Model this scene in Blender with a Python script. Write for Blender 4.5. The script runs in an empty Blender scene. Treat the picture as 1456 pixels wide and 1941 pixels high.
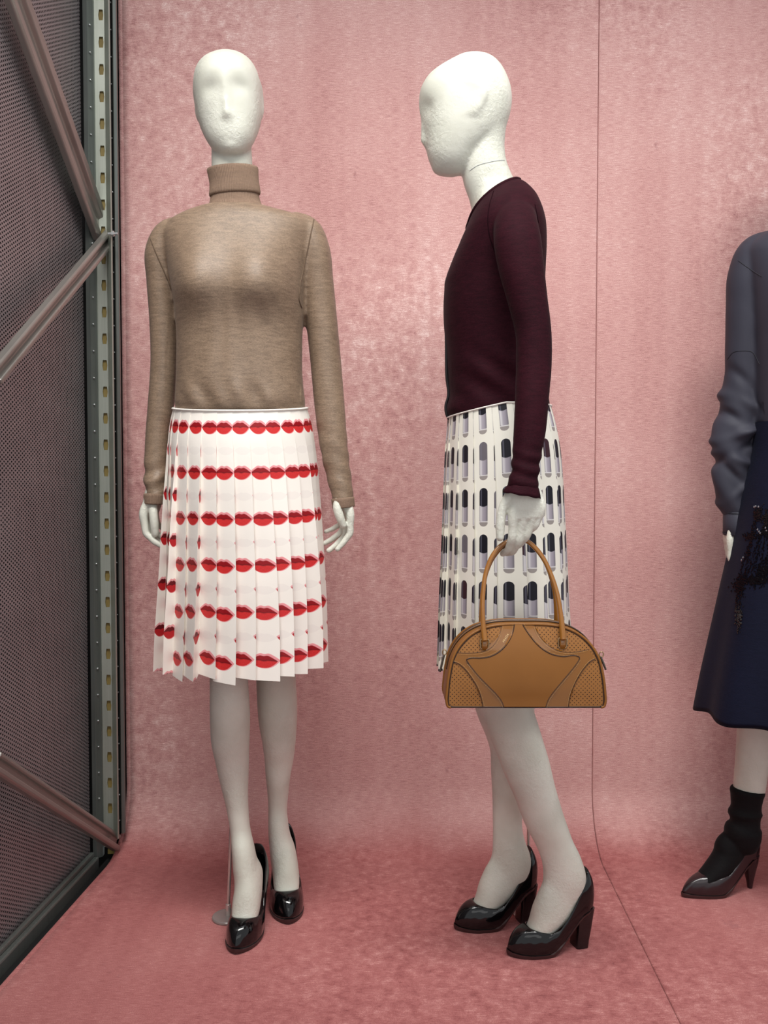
import bpy, bmesh, math, random
import numpy as np
from mathutils import Vector, Matrix
random.seed(7); RNG = np.random.default_rng(7)
S = bpy.context.scene
COL = S.collection

# ------------------------------------------------------------------ camera
FPX, CX, CY = 1800.0, 728.0, 970.5
PITCH = math.radians(2.3)
CZ = 1.034
cam_d = bpy.data.cameras.new('camera'); cam = bpy.data.objects.new('camera', cam_d); COL.objects.link(cam)
cam_d.sensor_fit = 'VERTICAL'; cam_d.sensor_height = 36.0; cam_d.lens = 36.0*FPX/1941.0
cam.location = (0, 0, CZ); cam.rotation_euler = (math.pi/2-PITCH, 0, 0)
S.camera = cam
# ------------------------------------------------------------------ world and light
w = bpy.data.worlds.new('shop_interior'); S.world = w; w.use_nodes = True
w.node_tree.nodes['Background'].inputs[0].default_value = (0.95, 0.97, 1.0, 1)
w.node_tree.nodes['Background'].inputs[1].default_value = 0.66
def area(name, loc, target, sx, sy, power, color=(1, 1, 1), spread=180):
    d = bpy.data.lights.new(name, 'AREA'); d.shape = 'RECTANGLE'; d.size = sx; d.size_y = sy
    d.energy = power; d.color = color; d.spread = math.radians(spread)
    o = bpy.data.objects.new(name, d); COL.objects.link(o); o.location = loc
    o.rotation_euler = (Vector(target)-Vector(loc)).to_track_quat('-Z', 'Y').to_euler()
    return o
area('ceiling_strip_light', (0.0, 0.80, 3.2), (0.0, 2.5, 0.65), 2.6, 0.5, 21, (1.0, 0.985, 0.95), 72)
area('ceiling_panel_light', (-0.1, 1.6, 3.4), (0.0, 2.1, 0.0), 2.2, 0.4, 4, (1.0, 0.985, 0.95))
area('added_front_fill', (0.3, -2.4, 2.7), (0.0, 2.4, 0.9), 4.0, 1.2, 14, (1.0, 0.99, 0.97))  # unseen fill lamp behind the camera, added to brighten the lower wall
S.view_settings.view_transform = 'Standard'
S.view_settings.look = 'None'
S.view_settings.exposure = 0.0
S.view_settings.gamma = 1.0
S.view_settings.use_curve_mapping = False

# ------------------------------------------------------------------ projection helpers (measurements -> metres)
cp, sp = math.cos(PITCH), math.sin(PITCH)
def ray(px, py):
    a = (px-CX)/FPX; v = -(py-CY)/FPX
    return np.array((a, cp+v*sp, -sp+v*cp))
def P(px, py, Y):
    r = ray(px, py); r = r*(Y/r[1]); return np.array((r[0], r[1], r[2]+CZ))
def Fl(px, py):
    r = ray(px, py); r = r*(-CZ/r[2]); return np.array((r[0], r[1], 0.0))
WALL_Y, COVE_R = 2.626, 0.165
def edge_x(Y): return -0.722-0.0757*(WALL_Y-Y)
def seam_x(Y): return 0.583-0.028*(WALL_Y-Y)
def PL(px, py, off):            # point on the plane parallel to the left velvet edge, `off` metres outside it
    r = ray(px, py)
    # x = -0.722-off-0.0757*(WALL_Y-y)
    t = (-0.722-off-0.0757*WALL_Y)/(r[0]-0.0757*r[1]); q = r*t
    return np.array((q[0], q[1], q[2]+CZ))

# ------------------------------------------------------------------ node expression helper
class E:
    def __init__(s, g, k): s.g, s.k = g, k
    def _m(s, op, *a): return s.g.math(op, s, *a)
    def __add__(s, o): return s._m('ADD', o)
    __radd__ = __add__
    def __sub__(s, o): return s._m('SUBTRACT', o)
    def __rsub__(s, o): return s.g.math('SUBTRACT', o, s)
    def __mul__(s, o): return s._m('MULTIPLY', o)
    __rmul__ = __mul__
    def __truediv__(s, o): return s._m('DIVIDE', o)
    def __neg__(s): return s._m('MULTIPLY', -1.0)
    def __pow__(s, o): return s._m('POWER', o)
    def abs(s): return s._m('ABSOLUTE')
    def floor(s): return s._m('FLOOR')
    def fract(s): return s._m('FRACT')
    def sqrt(s): return s._m('SQRT')
    def sin(s): return s._m('SINE')
    def exp(s): return s._m('EXPONENT')
    def max(s, o): return s._m('MAXIMUM', o)
    def min(s, o): return s._m('MINIMUM', o)
    def gt(s, o): return s._m('GREATER_THAN', o)
    def lt(s, o): return s._m('LESS_THAN', o)
    def ss(s, a, b):            # smoothstep
        n = s.g.nt.nodes.new('ShaderNodeMapRange'); n.interpolation_type = 'SMOOTHSTEP'
        s.g.put(s, n.inputs[0])
        lo, hi, A_, B_ = (a, b, 0.0, 1.0) if a < b else (b, a, 1.0, 0.0)
        for i, q in ((1, lo), (2, hi), (3, A_), (4, B_)): n.inputs[i].default_value = q
        return E(s.g, n.outputs[0])
class G:
    def __init__(s, name):
        s.mat = bpy.data.materials.new(name); s.mat.use_nodes = True; s.nt = s.mat.node_tree
        s.bsdf = s.nt.nodes['Principled BSDF']; s.out = s.nt.nodes['Material Output']
    def put(s, v, sock):
        if isinstance(v, E): s.nt.links.new(v.k, sock)
        elif isinstance(v, (tuple, list)): sock.default_value = tuple(v)+(1.0,) if len(v) == 3 and len(sock.default_value) == 4 else v
        else: sock.default_value = v
    def math(s, op, *a):
        n = s.nt.nodes.new('ShaderNodeMath'); n.operation = op
        for i, v in enumerate(a): s.put(v, n.inputs[i])
        return E(s, n.outputs[0])
    def coord(s, which='Object'):
        n = s.nt.nodes.new('ShaderNodeTexCoord'); return E(s, n.outputs[which])
    def xyz(s, v):
        n = s.nt.nodes.new('ShaderNodeSeparateXYZ'); s.put(v, n.inputs[0])
        return [E(s, n.outputs[i]) for i in range(3)]
    def vec(s, x, y, z):
        n = s.nt.nodes.new('ShaderNodeCombineXYZ')
        for i, v in enumerate((x, y, z)): s.put(v, n.inputs[i])
        return E(s, n.outputs[0])
    def noise(s, v, scale, detail=2.0, rough=0.5, dist=0.0):
        n = s.nt.nodes.new('ShaderNodeTexNoise'); s.put(v, n.inputs['Vector'])
        n.inputs['Scale'].default_value = scale; n.inputs['Detail'].default_value = detail
        n.inputs['Roughness'].default_value = rough; n.inputs['Distortion'].default_value = dist
        return E(s, n.outputs[0])
    def voronoi(s, v, scale, feat='F1'):
        n = s.nt.nodes.new('ShaderNodeTexVoronoi'); n.feature = feat; s.put(v, n.inputs['Vector']); n.inputs['Scale'].default_value = scale
        return E(s, n.outputs['Distance'])
    def mix(s, f, a, b):
        n = s.nt.nodes.new('ShaderNodeMix'); n.data_type = 'RGBA'
        s.put(f, n.inputs[0]); s.put(a, n.inputs[6]); s.put(b, n.inputs[7])
        return E(s, n.outputs[2])
    def ramp(s, f, stops):
        n = s.nt.nodes.new('ShaderNodeValToRGB'); s.put(f, n.inputs[0])
        while len(n.color_ramp.elements) < len(stops): n.color_ramp.elements.new(0.5)
        for e, (p, c) in zip(n.color_ramp.elements, stops): e.position = p; e.color = tuple(c)+(1,)
        return E(s, n.outputs[0])
    def bump(s, h, strength=0.3, dist=0.002):
        n = s.nt.nodes.new('ShaderNodeBump'); s.put(h, n.inputs['Height'])
        n.inputs['Strength'].default_value = strength; n.inputs['Distance'].default_value = dist
        s.nt.links.new(n.outputs[0], s.bsdf.inputs['Normal'])
    def set(s, **k):
        names = {'color': 'Base Color', 'rough': 'Roughness', 'metal': 'Metallic', 'spec': 'Specular IOR Level', 'sheen': 'Sheen Weight',
                 'sheen_rough': 'Sheen Roughness', 'sheen_tint': 'Sheen Tint', 'coat': 'Coat Weight', 'coat_rough': 'Coat Roughness', 'sss': 'Subsurface Weight',
                 'sss_radius': 'Subsurface Radius', 'sss_scale': 'Subsurface Scale', 'trans': 'Transmission Weight', 'ior': 'IOR', 'alpha': 'Alpha', 'aniso': 'Anisotropic'}
        for a, v in k.items(): s.put(v, s.bsdf.inputs[names[a]])
        return s
def lin(r, g, b):
    f = lambda c: (c/255/12.92 if c/255 <= 0.04045 else ((c/255+0.055)/1.055)**2.4)
    return (f(r), f(g), f(b))
def plain(name, rgb, **k):
    g = G(name); g.set(color=lin(*rgb), **k); return g.mat

# ------------------------------------------------------------------ mesh helpers
class MB:                        # collects vertices and faces
    def __init__(s): s.v = []; s.f = []
    def add(s, v, f):
        o = len(s.v); s.v += [tuple(map(float, p)) for p in v]; s.f += [tuple(i+o for i in q) for q in f]; return s
def grid_faces(n, m, closed=True):
    f = []
    for i in range(n-1):
        for j in range(m if closed else m-1):
            k = (j+1) % m
            f.append((i*m+j, i*m+k, (i+1)*m+k, (i+1)*m+j))
    return f
def loft(mb, rings, caps=True, closed=True):
    n, m = len(rings), len(rings[0])
    v = [p for r in rings for p in r]; f = grid_faces(n, m, closed)
    if caps: f.append(tuple(range(m))[::-1]); f.append(tuple((n-1)*m+j for j in range(m)))
    return mb.add(v, f)
def spline(xs, rows, q):         # smooth monotone-ish cubic through rows at xs, evaluated at q
    xs = np.asarray(xs, float); R = np.asarray(rows, float)
    if R.ndim == 1: R = R[:, None]
    o = np.argsort(xs); xs = xs[o]; R = R[o]
    d = np.gradient(R, xs, axis=0)
    # limit tangents for monotonicity
    sl = np.diff(R, axis=0)/np.diff(xs)[:, None]
    for i in range(len(xs)):
        lo = sl[max(i-1, 0)]; hi = sl[min(i, len(sl)-1)]
        same = (lo*hi) > 0
        lim = 3*np.minimum(abs(lo), abs(hi))
        d[i] = np.where(same, np.clip(d[i], -lim, lim), 0.0 if 0 < i < len(xs)-1 else d[i])
    q = np.clip(np.asarray(q, float), xs[0], xs[-1]); k = np.clip(np.searchsorted(xs, q)-1, 0, len(xs)-2)
    h = (xs[k+1]-xs[k]); t = (q-xs[k])/h; t = t[:, None]; h = h[:, None]
    return ((1+2*t)*(1-t)**2*R[k]+t*(1-t)**2*h*d[k]+t*t*(3-2*t)*R[k+1]+t*t*(t-1)*h*d[k+1])
def dense(pts, n):               # arc-length spline resample of rows (first 3 columns = xyz)
    A = np.asarray(pts, float); s = np.r_[0, np.cumsum(np.linalg.norm(np.diff(A[:, :3], axis=0), axis=1))]
    out = np.zeros((n, A.shape[1])); q = np.linspace(0, s[-1], n)
    # catmull-rom tangents
    d = np.gradient(A, s, axis=0); k = np.clip(np.searchsorted(s, q)-1, 0, len(s)-2)
    h = (s[k+1]-s[k])[:, None]; t = ((q-s[k])/h[:, 0])[:, None]
    return ((1+2*t)*(1-t)**2*A[k]+t*(1-t)**2*h*d[k]+t*t*(3-2*t)*A[k+1]+t*t*(t-1)*h*d[k+1])
def tube(mb, pts, n=40, m=16, side=(1, 0, 0), cap=1.0, closed=False, p=2.0, smooth=True):
    """pts rows: x,y,z,ra[,rb]; ra along `side` direction, rb along the other normal; rounded ends"""
    A = np.asarray(pts, float)
    if A.shape[1] == 4: A = np.c_[A, A[:, 3]]
    if smooth: A = dense(A, n)
    n = len(A)
    C = A[:, :3]
    T = np.gradient(C, axis=0) if not closed else (np.roll(C, -1, 0)-np.roll(C, 1, 0))
    T /= np.linalg.norm(T, axis=1)[:, None]
    rings = []
    th = np.linspace(0, 2*math.pi, m, endpoint=False)
    co = np.sign(np.cos(th))*np.abs(np.cos(th))**(2/p); si = np.sign(np.sin(th))*np.abs(np.sin(th))**(2/p)
    sd = np.asarray(side, float)
    def ring(c, t, ra, rb):
        a = sd-t*np.dot(sd, t); a /= np.linalg.norm(a); b = np.cross(t, a)
        return [c+a*ra*x+b*rb*y for x, y in zip(co, si)]
    if not closed and cap:
        for k in (0.05, 0.35, 0.65, 0.9):
            q = math.sqrt(1-(1-k)**2) ; r = min(A[0, 3], A[0, 4])*cap
            rings.append(ring(C[0]-T[0]*r*(1-k), T[0], A[0, 3]*q, A[0, 4]*q))
    for i in range(n): rings.append(ring(C[i], T[i], A[i, 3], A[i, 4]))
    if not closed and cap:
        for k in (0.9, 0.65, 0.35, 0.05):
            q = math.sqrt(1-(1-k)**2); r = min(A[-1, 3], A[-1, 4])*cap
            rings.append(ring(C[-1]+T[-1]*r*(1-k), T[-1], A[-1, 3]*q, A[-1, 4]*q))
    if closed: rings.append(rings[0])
    return loft(mb, rings, caps=not closed)
def box(mb, lo, hi, bev=0.0):
    x0, y0, z0 = lo; x1, y1, z1 = hi
    v = [(x0, y0, z0), (x1, y0, z0), (x1, y1, z0), (x0, y1, z0), (x0, y0, z1), (x1, y0, z1), (x1, y1, z1), (x0, y1, z1)]
    return mb.add(v, [(0, 3, 2, 1), (4, 5, 6, 7), (0, 1, 5, 4), (1, 2, 6, 5), (2, 3, 7, 6), (3, 0, 4, 7)])
def mesh_of(mb, name='m'):
    me = bpy.data.meshes.new(name); me.from_pydata(mb.v, [], mb.f); me.update()
    return me
def fix_normals(me):
    b = bmesh.new(); b.from_mesh(me); bmesh.ops.recalc_face_normals(b, faces=b.faces); b.to_mesh(me); b.free()
def obj(name, me, mat, parent=None, loc=(0, 0, 0), smooth=True):
    if isinstance(me, MB): me = mesh_of(me, name); fix_normals(me)
    if smooth: me.polygons.foreach_set('use_smooth', [True]*len(me.polygons))
    me.name = name
    o = bpy.data.objects.new(name, me); COL.objects.link(o); o.location = loc
    if mat is not None and not me.materials: me.materials.append(mat)
    if parent is not None: o.parent = parent
    return o
def sharp(o, ang=35):
    me = o.data; a = math.radians(ang)
    me.set_sharp_from_angle(angle=a); return o
def bevel(o, w=0.002, seg=2):
    m = o.modifiers.new('bevel', 'BEVEL'); m.width = w; m.segments = seg; m.limit_method = 'ANGLE'; m.angle_limit = math.radians(40); return o
def remesh(mb, voxel, smooth_it=4, fac=0.5):
    me = mesh_of(mb, 'tmp'); fix_normals(me)
    o = bpy.data.objects.new('tmp', me); COL.objects.link(o)
    r = o.modifiers.new('r', 'REMESH'); r.mode = 'VOXEL'; r.voxel_size = voxel; r.adaptivity = 0
    if smooth_it:
        k = o.modifiers.new('s', 'SMOOTH'); k.factor = fac; k.iterations = smooth_it
    dg = bpy.context.evaluated_depsgraph_get(); ev = o.evaluated_get(dg)
    out = bpy.data.meshes.new_from_object(ev)
    bpy.data.objects.remove(o); bpy.data.meshes.remove(me)
    return out
def relax(me, mask_fn, its=12, lam=0.5):
    a = co_get(me); n = len(a); e = np.zeros(len(me.edges)*2, int); me.edges.foreach_get('vertices', e); e = e.reshape(-1, 2)
    w_ = mask_fn(a)[:, None]*lam; deg = np.bincount(e.ravel(), minlength=n)[:, None].clip(1)
    for _ in range(its):
        s_ = np.zeros_like(a)
        for k in range(3):
            s_[:, k] = np.bincount(e[:, 0], a[e[:, 1], k], n)+np.bincount(e[:, 1], a[e[:, 0], k], n)
        a = a+(s_/deg-a)*w_
    co_set(me, a); return me
def sstep(v, a, b): t = np.clip((v-a)/(b-a), 0, 1); return t*t*(3-2*t)
def co_get(me):
    a = np.zeros(len(me.vertices)*3); me.vertices.foreach_get('co', a); return a.reshape(-1, 3)
def co_set(me, a): me.vertices.foreach_set('co', a.reshape(-1)); me.update()
def me_to_mb(mb, me):
    v = co_get(me); return mb.add(v, [tuple(p.vertices) for p in me.polygons])
def empty(name, loc, label, cat, group=None, rz=0.0):
    o = bpy.data.objects.new(name, None); COL.objects.link(o); o.location = loc; o.rotation_euler = (0, 0, rz)
    o.empty_display_size = 0.1; o['label'] = label; o['category'] = cat
    if group: o['group'] = group
    return o

# ------------------------------------------------------------------ materials
def velvet():
    g = G('pink_velvet'); c = g.coord('Object'); x, y, z = g.xyz(c)
    yz = z+y                                    # runs down the wall and out along the floor
    p = g.vec(x, yz, 0.0)
    big = g.noise(p, 1.9, 2, 0.5, 0.3)
    where = g.noise(g.vec(x, yz*0.6, 21.0), 1.6, 2, 0.5).ss(0.42, 0.66)
    crush = g.noise(g.vec(x*1.0, yz*0.95, 3.1), 42, 4, 0.72, 0.15)
    fine = g.noise(g.vec(x*0.14, yz*1.7, 1.0), 330, 3, 0.65)
    weave = g.noise(g.vec(x, yz, 5.0), 520, 2, 0.6)
    warp = g.noise(g.vec(x*7.0, yz*0.20, 9.0), 2.6, 3, 0.55)
    f = (big-0.5)*0.40+(crush-0.5)*(where*0.85+0.20)+(fine-0.5)*0.95+(weave-0.5)*0.85+(warp-0.5)*0.22+0.5
    sp_ = g.noise(g.vec(x*1.5, yz, 7.7), 9.5, 3, 0.7)
    spots = sp_.ss(0.69, 0.78)
    col = g.ramp(f, [(0.10, lin(158, 106, 104)), (0.40, lin(204, 154, 150)), (0.62, lin(219, 174, 169)), (0.90, lin(250, 228, 223))])
    floor_shade = g.ramp(f, [(0.10, lin(126, 66, 66)), (0.40, lin(166, 98, 97)), (0.62, lin(184, 118, 115)), (0.90, lin(220, 166, 161))])
    wander = g.noise(g.vec(x*2.0, yz*0.5, 13.0), 2.0, 2, 0.5)
    col = g.mix((yz+(wander-0.5)*0.22).ss(2.77, 2.50), col, floor_shade)     # floor length painted deeper, standing in for how its pile takes light
    col = g.mix(spots*0.4, col, lin(142, 86, 90))
    g.set(color=col, rough=0.8, spec=0.1, sheen=0.22, sheen_rough=0.5, sheen_tint=lin(255, 214, 210))
    g.bump(crush*(where*0.6+0.2)+fine*0.6+weave*0.4, 0.35, 0.004)
    return g.mat
M_VELVET = velvet()
M_HEM = plain('velvet_edge', (176, 92, 96), rough=0.8, sheen=0.3)
M_BLACK = plain('black_gap', (12, 12, 13), rough=0.9)
M_DARK = plain('dark_backing', (26, 24, 25), rough=0.8)

def steel(name, rgb, rough=0.38, streak=0.25, axis='z', metal=0.6):
    g = G(name); c = g.coord('Object'); x, y, z = g.xyz(c)
    v = g.vec(x*90.0, y*90.0, z*2.0) if axis == 'z' else g.vec(x*3.0, y*3.0, z*3.0)
    n = g.noise(v, 2.0, 3, 0.6); b = g.noise(c, 4.0, 3, 0.6)
    k = (n-0.5)*streak+(b-0.5)*0.3+0.5
    a = lin(*[max(q-26, 0) for q in rgb]); d = lin(*[min(q+24, 255) for q in rgb])
    g.set(color=g.mix(k.ss(0.2, 0.8), a, d), metal=metal, rough=(n-0.5)*0.2+rough)
    return g.mat
M_POST = steel('galvanised_post', (172, 177, 166), 0.42)
M_POST2 = steel('dull_galvanised', (112, 118, 114), 0.45)
M_BRACE = steel('brushed_brace', (152, 148, 142), 0.34, 0.04, 'o', metal=0.62)
M_BOLT = steel('bright_bolt', (200, 204, 204), 0.2)
M_OLIVE = plain('olive_slot_liner', (128, 110, 58), rough=0.6)

def perforated():
    g = G('perforated_steel'); c = g.coord('Object'); x, y, z = g.xyz(c)
    pu, pv = 0.0176, 0.0098
    row = (z/(pv*0.5)).floor(); odd = (row*0.5).fract()*2.0
    u = ((y/pu)+odd*0.5).fract()-0.5; v = (z/(pv*0.5)).fract()-0.5
    # hole ellipse, spans more than a half row: measure against both neighbouring rows
    uu = u*(pu/0.0036); vv = v*(pv*0.5/0.00242); d = uu*uu+vv*vv
    hole = d.lt(1.0)
    n = g.noise(g.vec(x, y*0.5, z), 9.0, 3, 0.6)
    g.set(color=g.mix(n, lin(134, 126, 128), lin(166, 157, 158)), metal=0.4, rough=0.45)
    tr = g.nt.nodes.new('ShaderNodeBsdfTransparent'); mx = g.nt.nodes.new('ShaderNodeMixShader')
    g.put(hole, mx.inputs[0]); g.nt.links.new(g.bsdf.outputs[0], mx.inputs[1]); g.nt.links.new(tr.outputs[0], mx.inputs[2])
    g.nt.links.new(mx.outputs[0], g.out.inputs[0])
    return g.mat
M_PERF = perforated()

def wax(name, a, b, crinkle=0.48):
    g = G(name); c = g.coord('Object')
    big = g.noise(c, 9.0, 3, 0.55); cr = g.noise(c, 110.0, 4, 0.7, 1.6); cell = g.voronoi(c, 120.0)
    patch = g.noise(c, 6.0, 2, 0.5).ss(0.38, 0.56)
    g.set(color=g.mix(big.ss(0.3, 0.7), a, b), rough=0.42, spec=0.35, sss=0.25, sss_radius=(1.0, 0.95, 0.85), sss_scale=0.012)
    g.bump((cr+cell*0.35)*(patch*0.9+0.1), crinkle, 0.0045)
    return g.mat
M_WAX = wax('frosted_mannequin', lin(203, 203, 190), lin(219, 219, 207))

def knit(name, dark, light, heather=0.5, scale=1.0, sheen=0.04, rough=0.75, spec=0.14):
    g = G(name); c = g.coord('Object'); x, y, z = g.xyz(c)
    st = g.noise(g.vec(x*1.0, y*1.0, z*2.2), 300*scale, 2, 0.6)
    yarn = g.noise(g.vec(x*0.35, y*0.35, z*1.8), 120*scale, 3, 0.65)
    big = g.noise(c, 7.0, 2, 0.5)
    k = (st-0.5)*heather+(yarn-0.5)*heather+(big-0.5)*0.25+0.5
    g.set(color=g.mix(k.ss(0.15, 0.85), dark, light), rough=rough, spec=spec, sheen=sheen, sheen_rough=0.4)
    g.bump(st*0.7+yarn*0.6, 0.3, 0.0018)
    return g.mat
M_TAUPE = knit('taupe_knit', lin(102, 84, 69), lin(154, 131, 109), 0.6, rough=0.48, spec=0.42)
M_TAUPE_RIB = knit('taupe_rib', lin(112, 92, 78), lin(146, 122, 104), 0.4)
M_TAUPE_SEAM = plain('taupe_seam', (100, 80, 62), rough=0.8)
M_BURG = knit('burgundy_knit', lin(26, 5, 12), lin(52, 15, 25), 0.55, 1.0, 0.02, spec=0.08)
M_BURG_SEAM = plain('burgundy_seam', (26, 7, 13), rough=0.9, spec=0.05)
M_BURG_TRIM = plain('black_placket', (20, 14, 18), rough=0.7)

def satin_base(g, tint=(236, 230, 222)):
    c = g.coord('Object'); n = g.noise(c, 6.0, 2, 0.5); w_ = g.noise(c, 500.0, 1, 0.5)
    return g.mix(n.ss(0.3, 0.7), lin(*[q-8 for q in tint]), lin(*tint)), w_
def lips_material():
    g = G('lips_print_satin'); base, wv = satin_base(g, (242, 235, 226))
    u, v, _ = g.xyz(g.coord('UV'))
    CELL, ROW = 0.074, 0.0985                    # fabric width of one pleat (face and underlay), print row height
    def lips(uu, vv, hw, hh):                   # signed shape: returns inside mask pieces
        X = uu/hw; Y = vv/hh; ax = X.abs().min(1.0)
        top = (1.0-ax**1.5)*0.78-((X*X)*(-26.0)).exp()*0.20
        bot = -((1.0-ax**2.3)*0.86)
        return Y, top, bot, X
    cellx = u.fract()*CELL; ci = u.floor()
    jit = ((ci*12.9898).sin()*43758.5453).fract()-0.5
    def layer(xc, v0, hw=0.0192, hh=0.0172):
        vv = ((v-v0)/ROW); vf = (vv.fract()-0.5)*ROW*-1.0
        uu = cellx-xc
        Y, t, b, X = lips(uu, vf, hw, hh)
        inx = X.abs().lt(1.0)
        ins = (t-Y).ss(-0.03, 0.06)*(Y-b).ss(-0.03, 0.06)*inx
        # pale pink halo, a little larger and lifted to the upper right
        Y2, t2, b2, X2 = lips(uu-0.0010, vf-0.0022, hw*1.14, hh*1.22)
        halo = (t2-Y2).ss(-0.03, 0.06)*(Y2-b2).ss(-0.03, 0.06)*X2.abs().lt(1.0)
        mid = 0.10-(X*X)*0.10+((X*X)*(-26.0)).exp()*-0.10
        upper = (Y-mid).ss(-0.02, 0.05)
        line = ((Y-mid)*(Y-mid)*(-160.0)).exp()
        return ins, halo, upper, line, X, Y
    xc = jit*0.008+0.0185
    ins, halo, upper, line, X, Y = layer(xc, -0.010)
    tex = g.noise(g.vec(X*7.0, Y*1.2, ci), 4.0, 2, 0.6)
    lo = g.mix(tex, lin(168, 20, 26), lin(224, 58, 56)); up = g.mix(tex, lin(112, 6, 16), lin(164, 18, 28))
    lipc = g.mix(upper, lo, up); lipc = g.mix(line*0.7, lipc, lin(74, 4, 12))
    # offset rows on the underlay, and the ghost of them through the satin face
    ins2, halo2, up2, ln2, X2, Y2 = layer(0.0575, 0.040)
    ins3, halo3, up3, ln3, X3, Y3 = layer(0.0205, 0.040, 0.018, 0.012)
    col = g.mix(ins3*0.07, base, lin(140, 110, 130))
    col = g.mix(halo, col, lin(228, 146, 150)); col = g.mix(ins, col, lipc)
    col = g.mix(halo2*0.9, col, lin(224, 142, 146)); col = g.mix(ins2, col, g.mix(up2, lin(176, 28, 34), lin(96, 8, 18)))
    g.set(color=col, rough=0.45, spec=0.3)
    g.bump(wv, 0.08, 0.0008)
    return g.mat
M_LIPS = lips_material()
M_SATIN = plain('ivory_satin', (240, 234, 226), rough=0.4, sheen=0.2)
def lipstick_material():
    g = G('lipstick_print_satin'); base, wv = satin_base(g, (236, 232, 220))
    u, v, _ = g.xyz(g.coord('UV'))
    CELL, ROW = 0.092, 0.0975
    ci = u.floor(); cx = u.fract()*CELL
    def stick(xc, shift, hw, dark=(20, 18, 28), seed=0.0):
        vv = (v+shift)/ROW; vf = vv.fract()*ROW; ri = vv.floor()      # 0 at the top of a row, grows downwards
        uu = cx-xc; ax = uu.abs()/hw
        T0, TB, TC, TE = 0.007, 0.045, 0.078, 0.088                    # bullet top, bullet end, tube end, base end
        topcurve = T0+(1.0-(1.0-(ax*ax).min(1.0)).max(0.0).sqrt())*hw
        botcurve = TE-(1.0-(1.0-(ax*ax).min(1.0)).max(0.0).sqrt())*hw*0.8
        inx = ax.ss(1.0, 0.93) if False else ax.lt(1.0)
        body = inx*(vf-topcurve).ss(-0.0004, 0.0004)*(botcurve-vf).ss(-0.0004, 0.0004)
        cut = TB-(1.0-ax*ax)*-0.0030-0.0015
        isb = (cut-vf).ss(-0.0004, 0.0004)
        base_ = (vf-(TC-ax*ax*0.003)).ss(-0.0003, 0.0003)
        ring = ((vf-TC)*(vf-TC)*(-1.2e6)).exp()
        rid = (((ci*7.13+ri*3.71+seed).sin())*4375.85).fract()
        hl = ((uu/hw+0.55)*(uu/hw+0.55)*(-60.0)).exp()
        bul = g.mix(rid.gt(0.90)*0.85, lin(*dark), lin(58, 26, 36)); bul = g.mix(rid.lt(0.04), bul, lin(104, 98, 104))
        bul = g.mix(hl*0.5, bul, lin(120, 120, 136))
        sil = g.ramp(uu/hw*0.5+0.5, [(0.0, lin(150, 146, 150)), (0.18, lin(214, 210, 212)), (0.42, lin(166, 159, 168)), (0.72, lin(152, 145, 155)), (1.0, lin(110, 105, 112))])
        c = g.mix(isb, sil, bul); c = g.mix(base_*(1.0-isb), c, lin(150, 142, 138)); c = g.mix(ring*0.8, c, lin(240, 238, 238))
        return body, c
    b1, c1 = stick(0.0240, 0.030, 0.0092)
    b2, c2 = stick(0.0555, 0.024, 0.0088, (32, 24, 36), 2.0)
    b3, c3 = stick(0.0750, 0.024, 0.0088, (20, 18, 28), 5.0)
    col = g.mix(b2, base, c2); col = g.mix(b3, col, c3); col = g.mix(b1, col, c1)
    g.set(color=col, rough=0.5, spec=0.3)
    g.bump(wv, 0.08, 0.0008)
    return g.mat
M_STICK = lipstick_material()

M_PATENT = plain('black_patent_leather', (10, 9, 11), rough=0.07, spec=0.35, coat=0.35, coat_rough=0.03)
M_SOLE = plain('dark_brown_sole', (58, 34, 34), rough=0.45)
M_HEELMAT = plain('black_heel_leather', (14, 12, 14), rough=0.25, coat=0.4)
M_PLUM = plain('dark_plum_leather', (34, 20, 24), rough=0.24, spec=0.5, coat=0.3, coat_rough=0.2)
M_SOCK = knit('black_sock', lin(10, 9, 10), lin(20, 18, 20), 0.5)
M_GLASS = G('frosted_glass').set(color=lin(214, 208, 204), rough=0.22, trans=0.75, ior=1.45).mat
M_ROD = steel('polished_rod', (206, 196, 190), 0.16)

# ================================================================== THE SETTING
def structure(o, label=None):
    o['kind'] = 'structure'
    if label: o['label'] = label
    return o
X_RIGHT = 2.2
mb = MB(); box(mb, (edge_x(WALL_Y)+0.012, WALL_Y+0.012, 0.0), (X_RIGHT, WALL_Y+0.05, 3.3))
wall_back = structure(obj('wall_back', mb, M_BLACK, smooth=False), 'pink velvet back wall curving into the floor')
mb = MB()
mb.add([(edge_x(0.7)+0.02, 0.7, -0.06), (X_RIGHT, 0.7, -0.06), (X_RIGHT, 2.6, -0.06), (edge_x(2.6)+0.02, 2.6, -0.06),
        (edge_x(0.7)+0.02, 0.7, -0.012), (X_RIGHT, 0.7, -0.012), (X_RIGHT, 2.6, -0.012), (edge_x(2.6)+0.02, 2.6, -0.012)],
       [(0, 3, 2, 1), (4, 5, 6, 7), (0, 1, 5, 4), (1, 2, 6, 5), (2, 3, 7, 6), (3, 0, 4, 7)])
floor = structure(obj('floor', mb, M_BLACK, smooth=False), 'pink velvet covered display floor')

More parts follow.
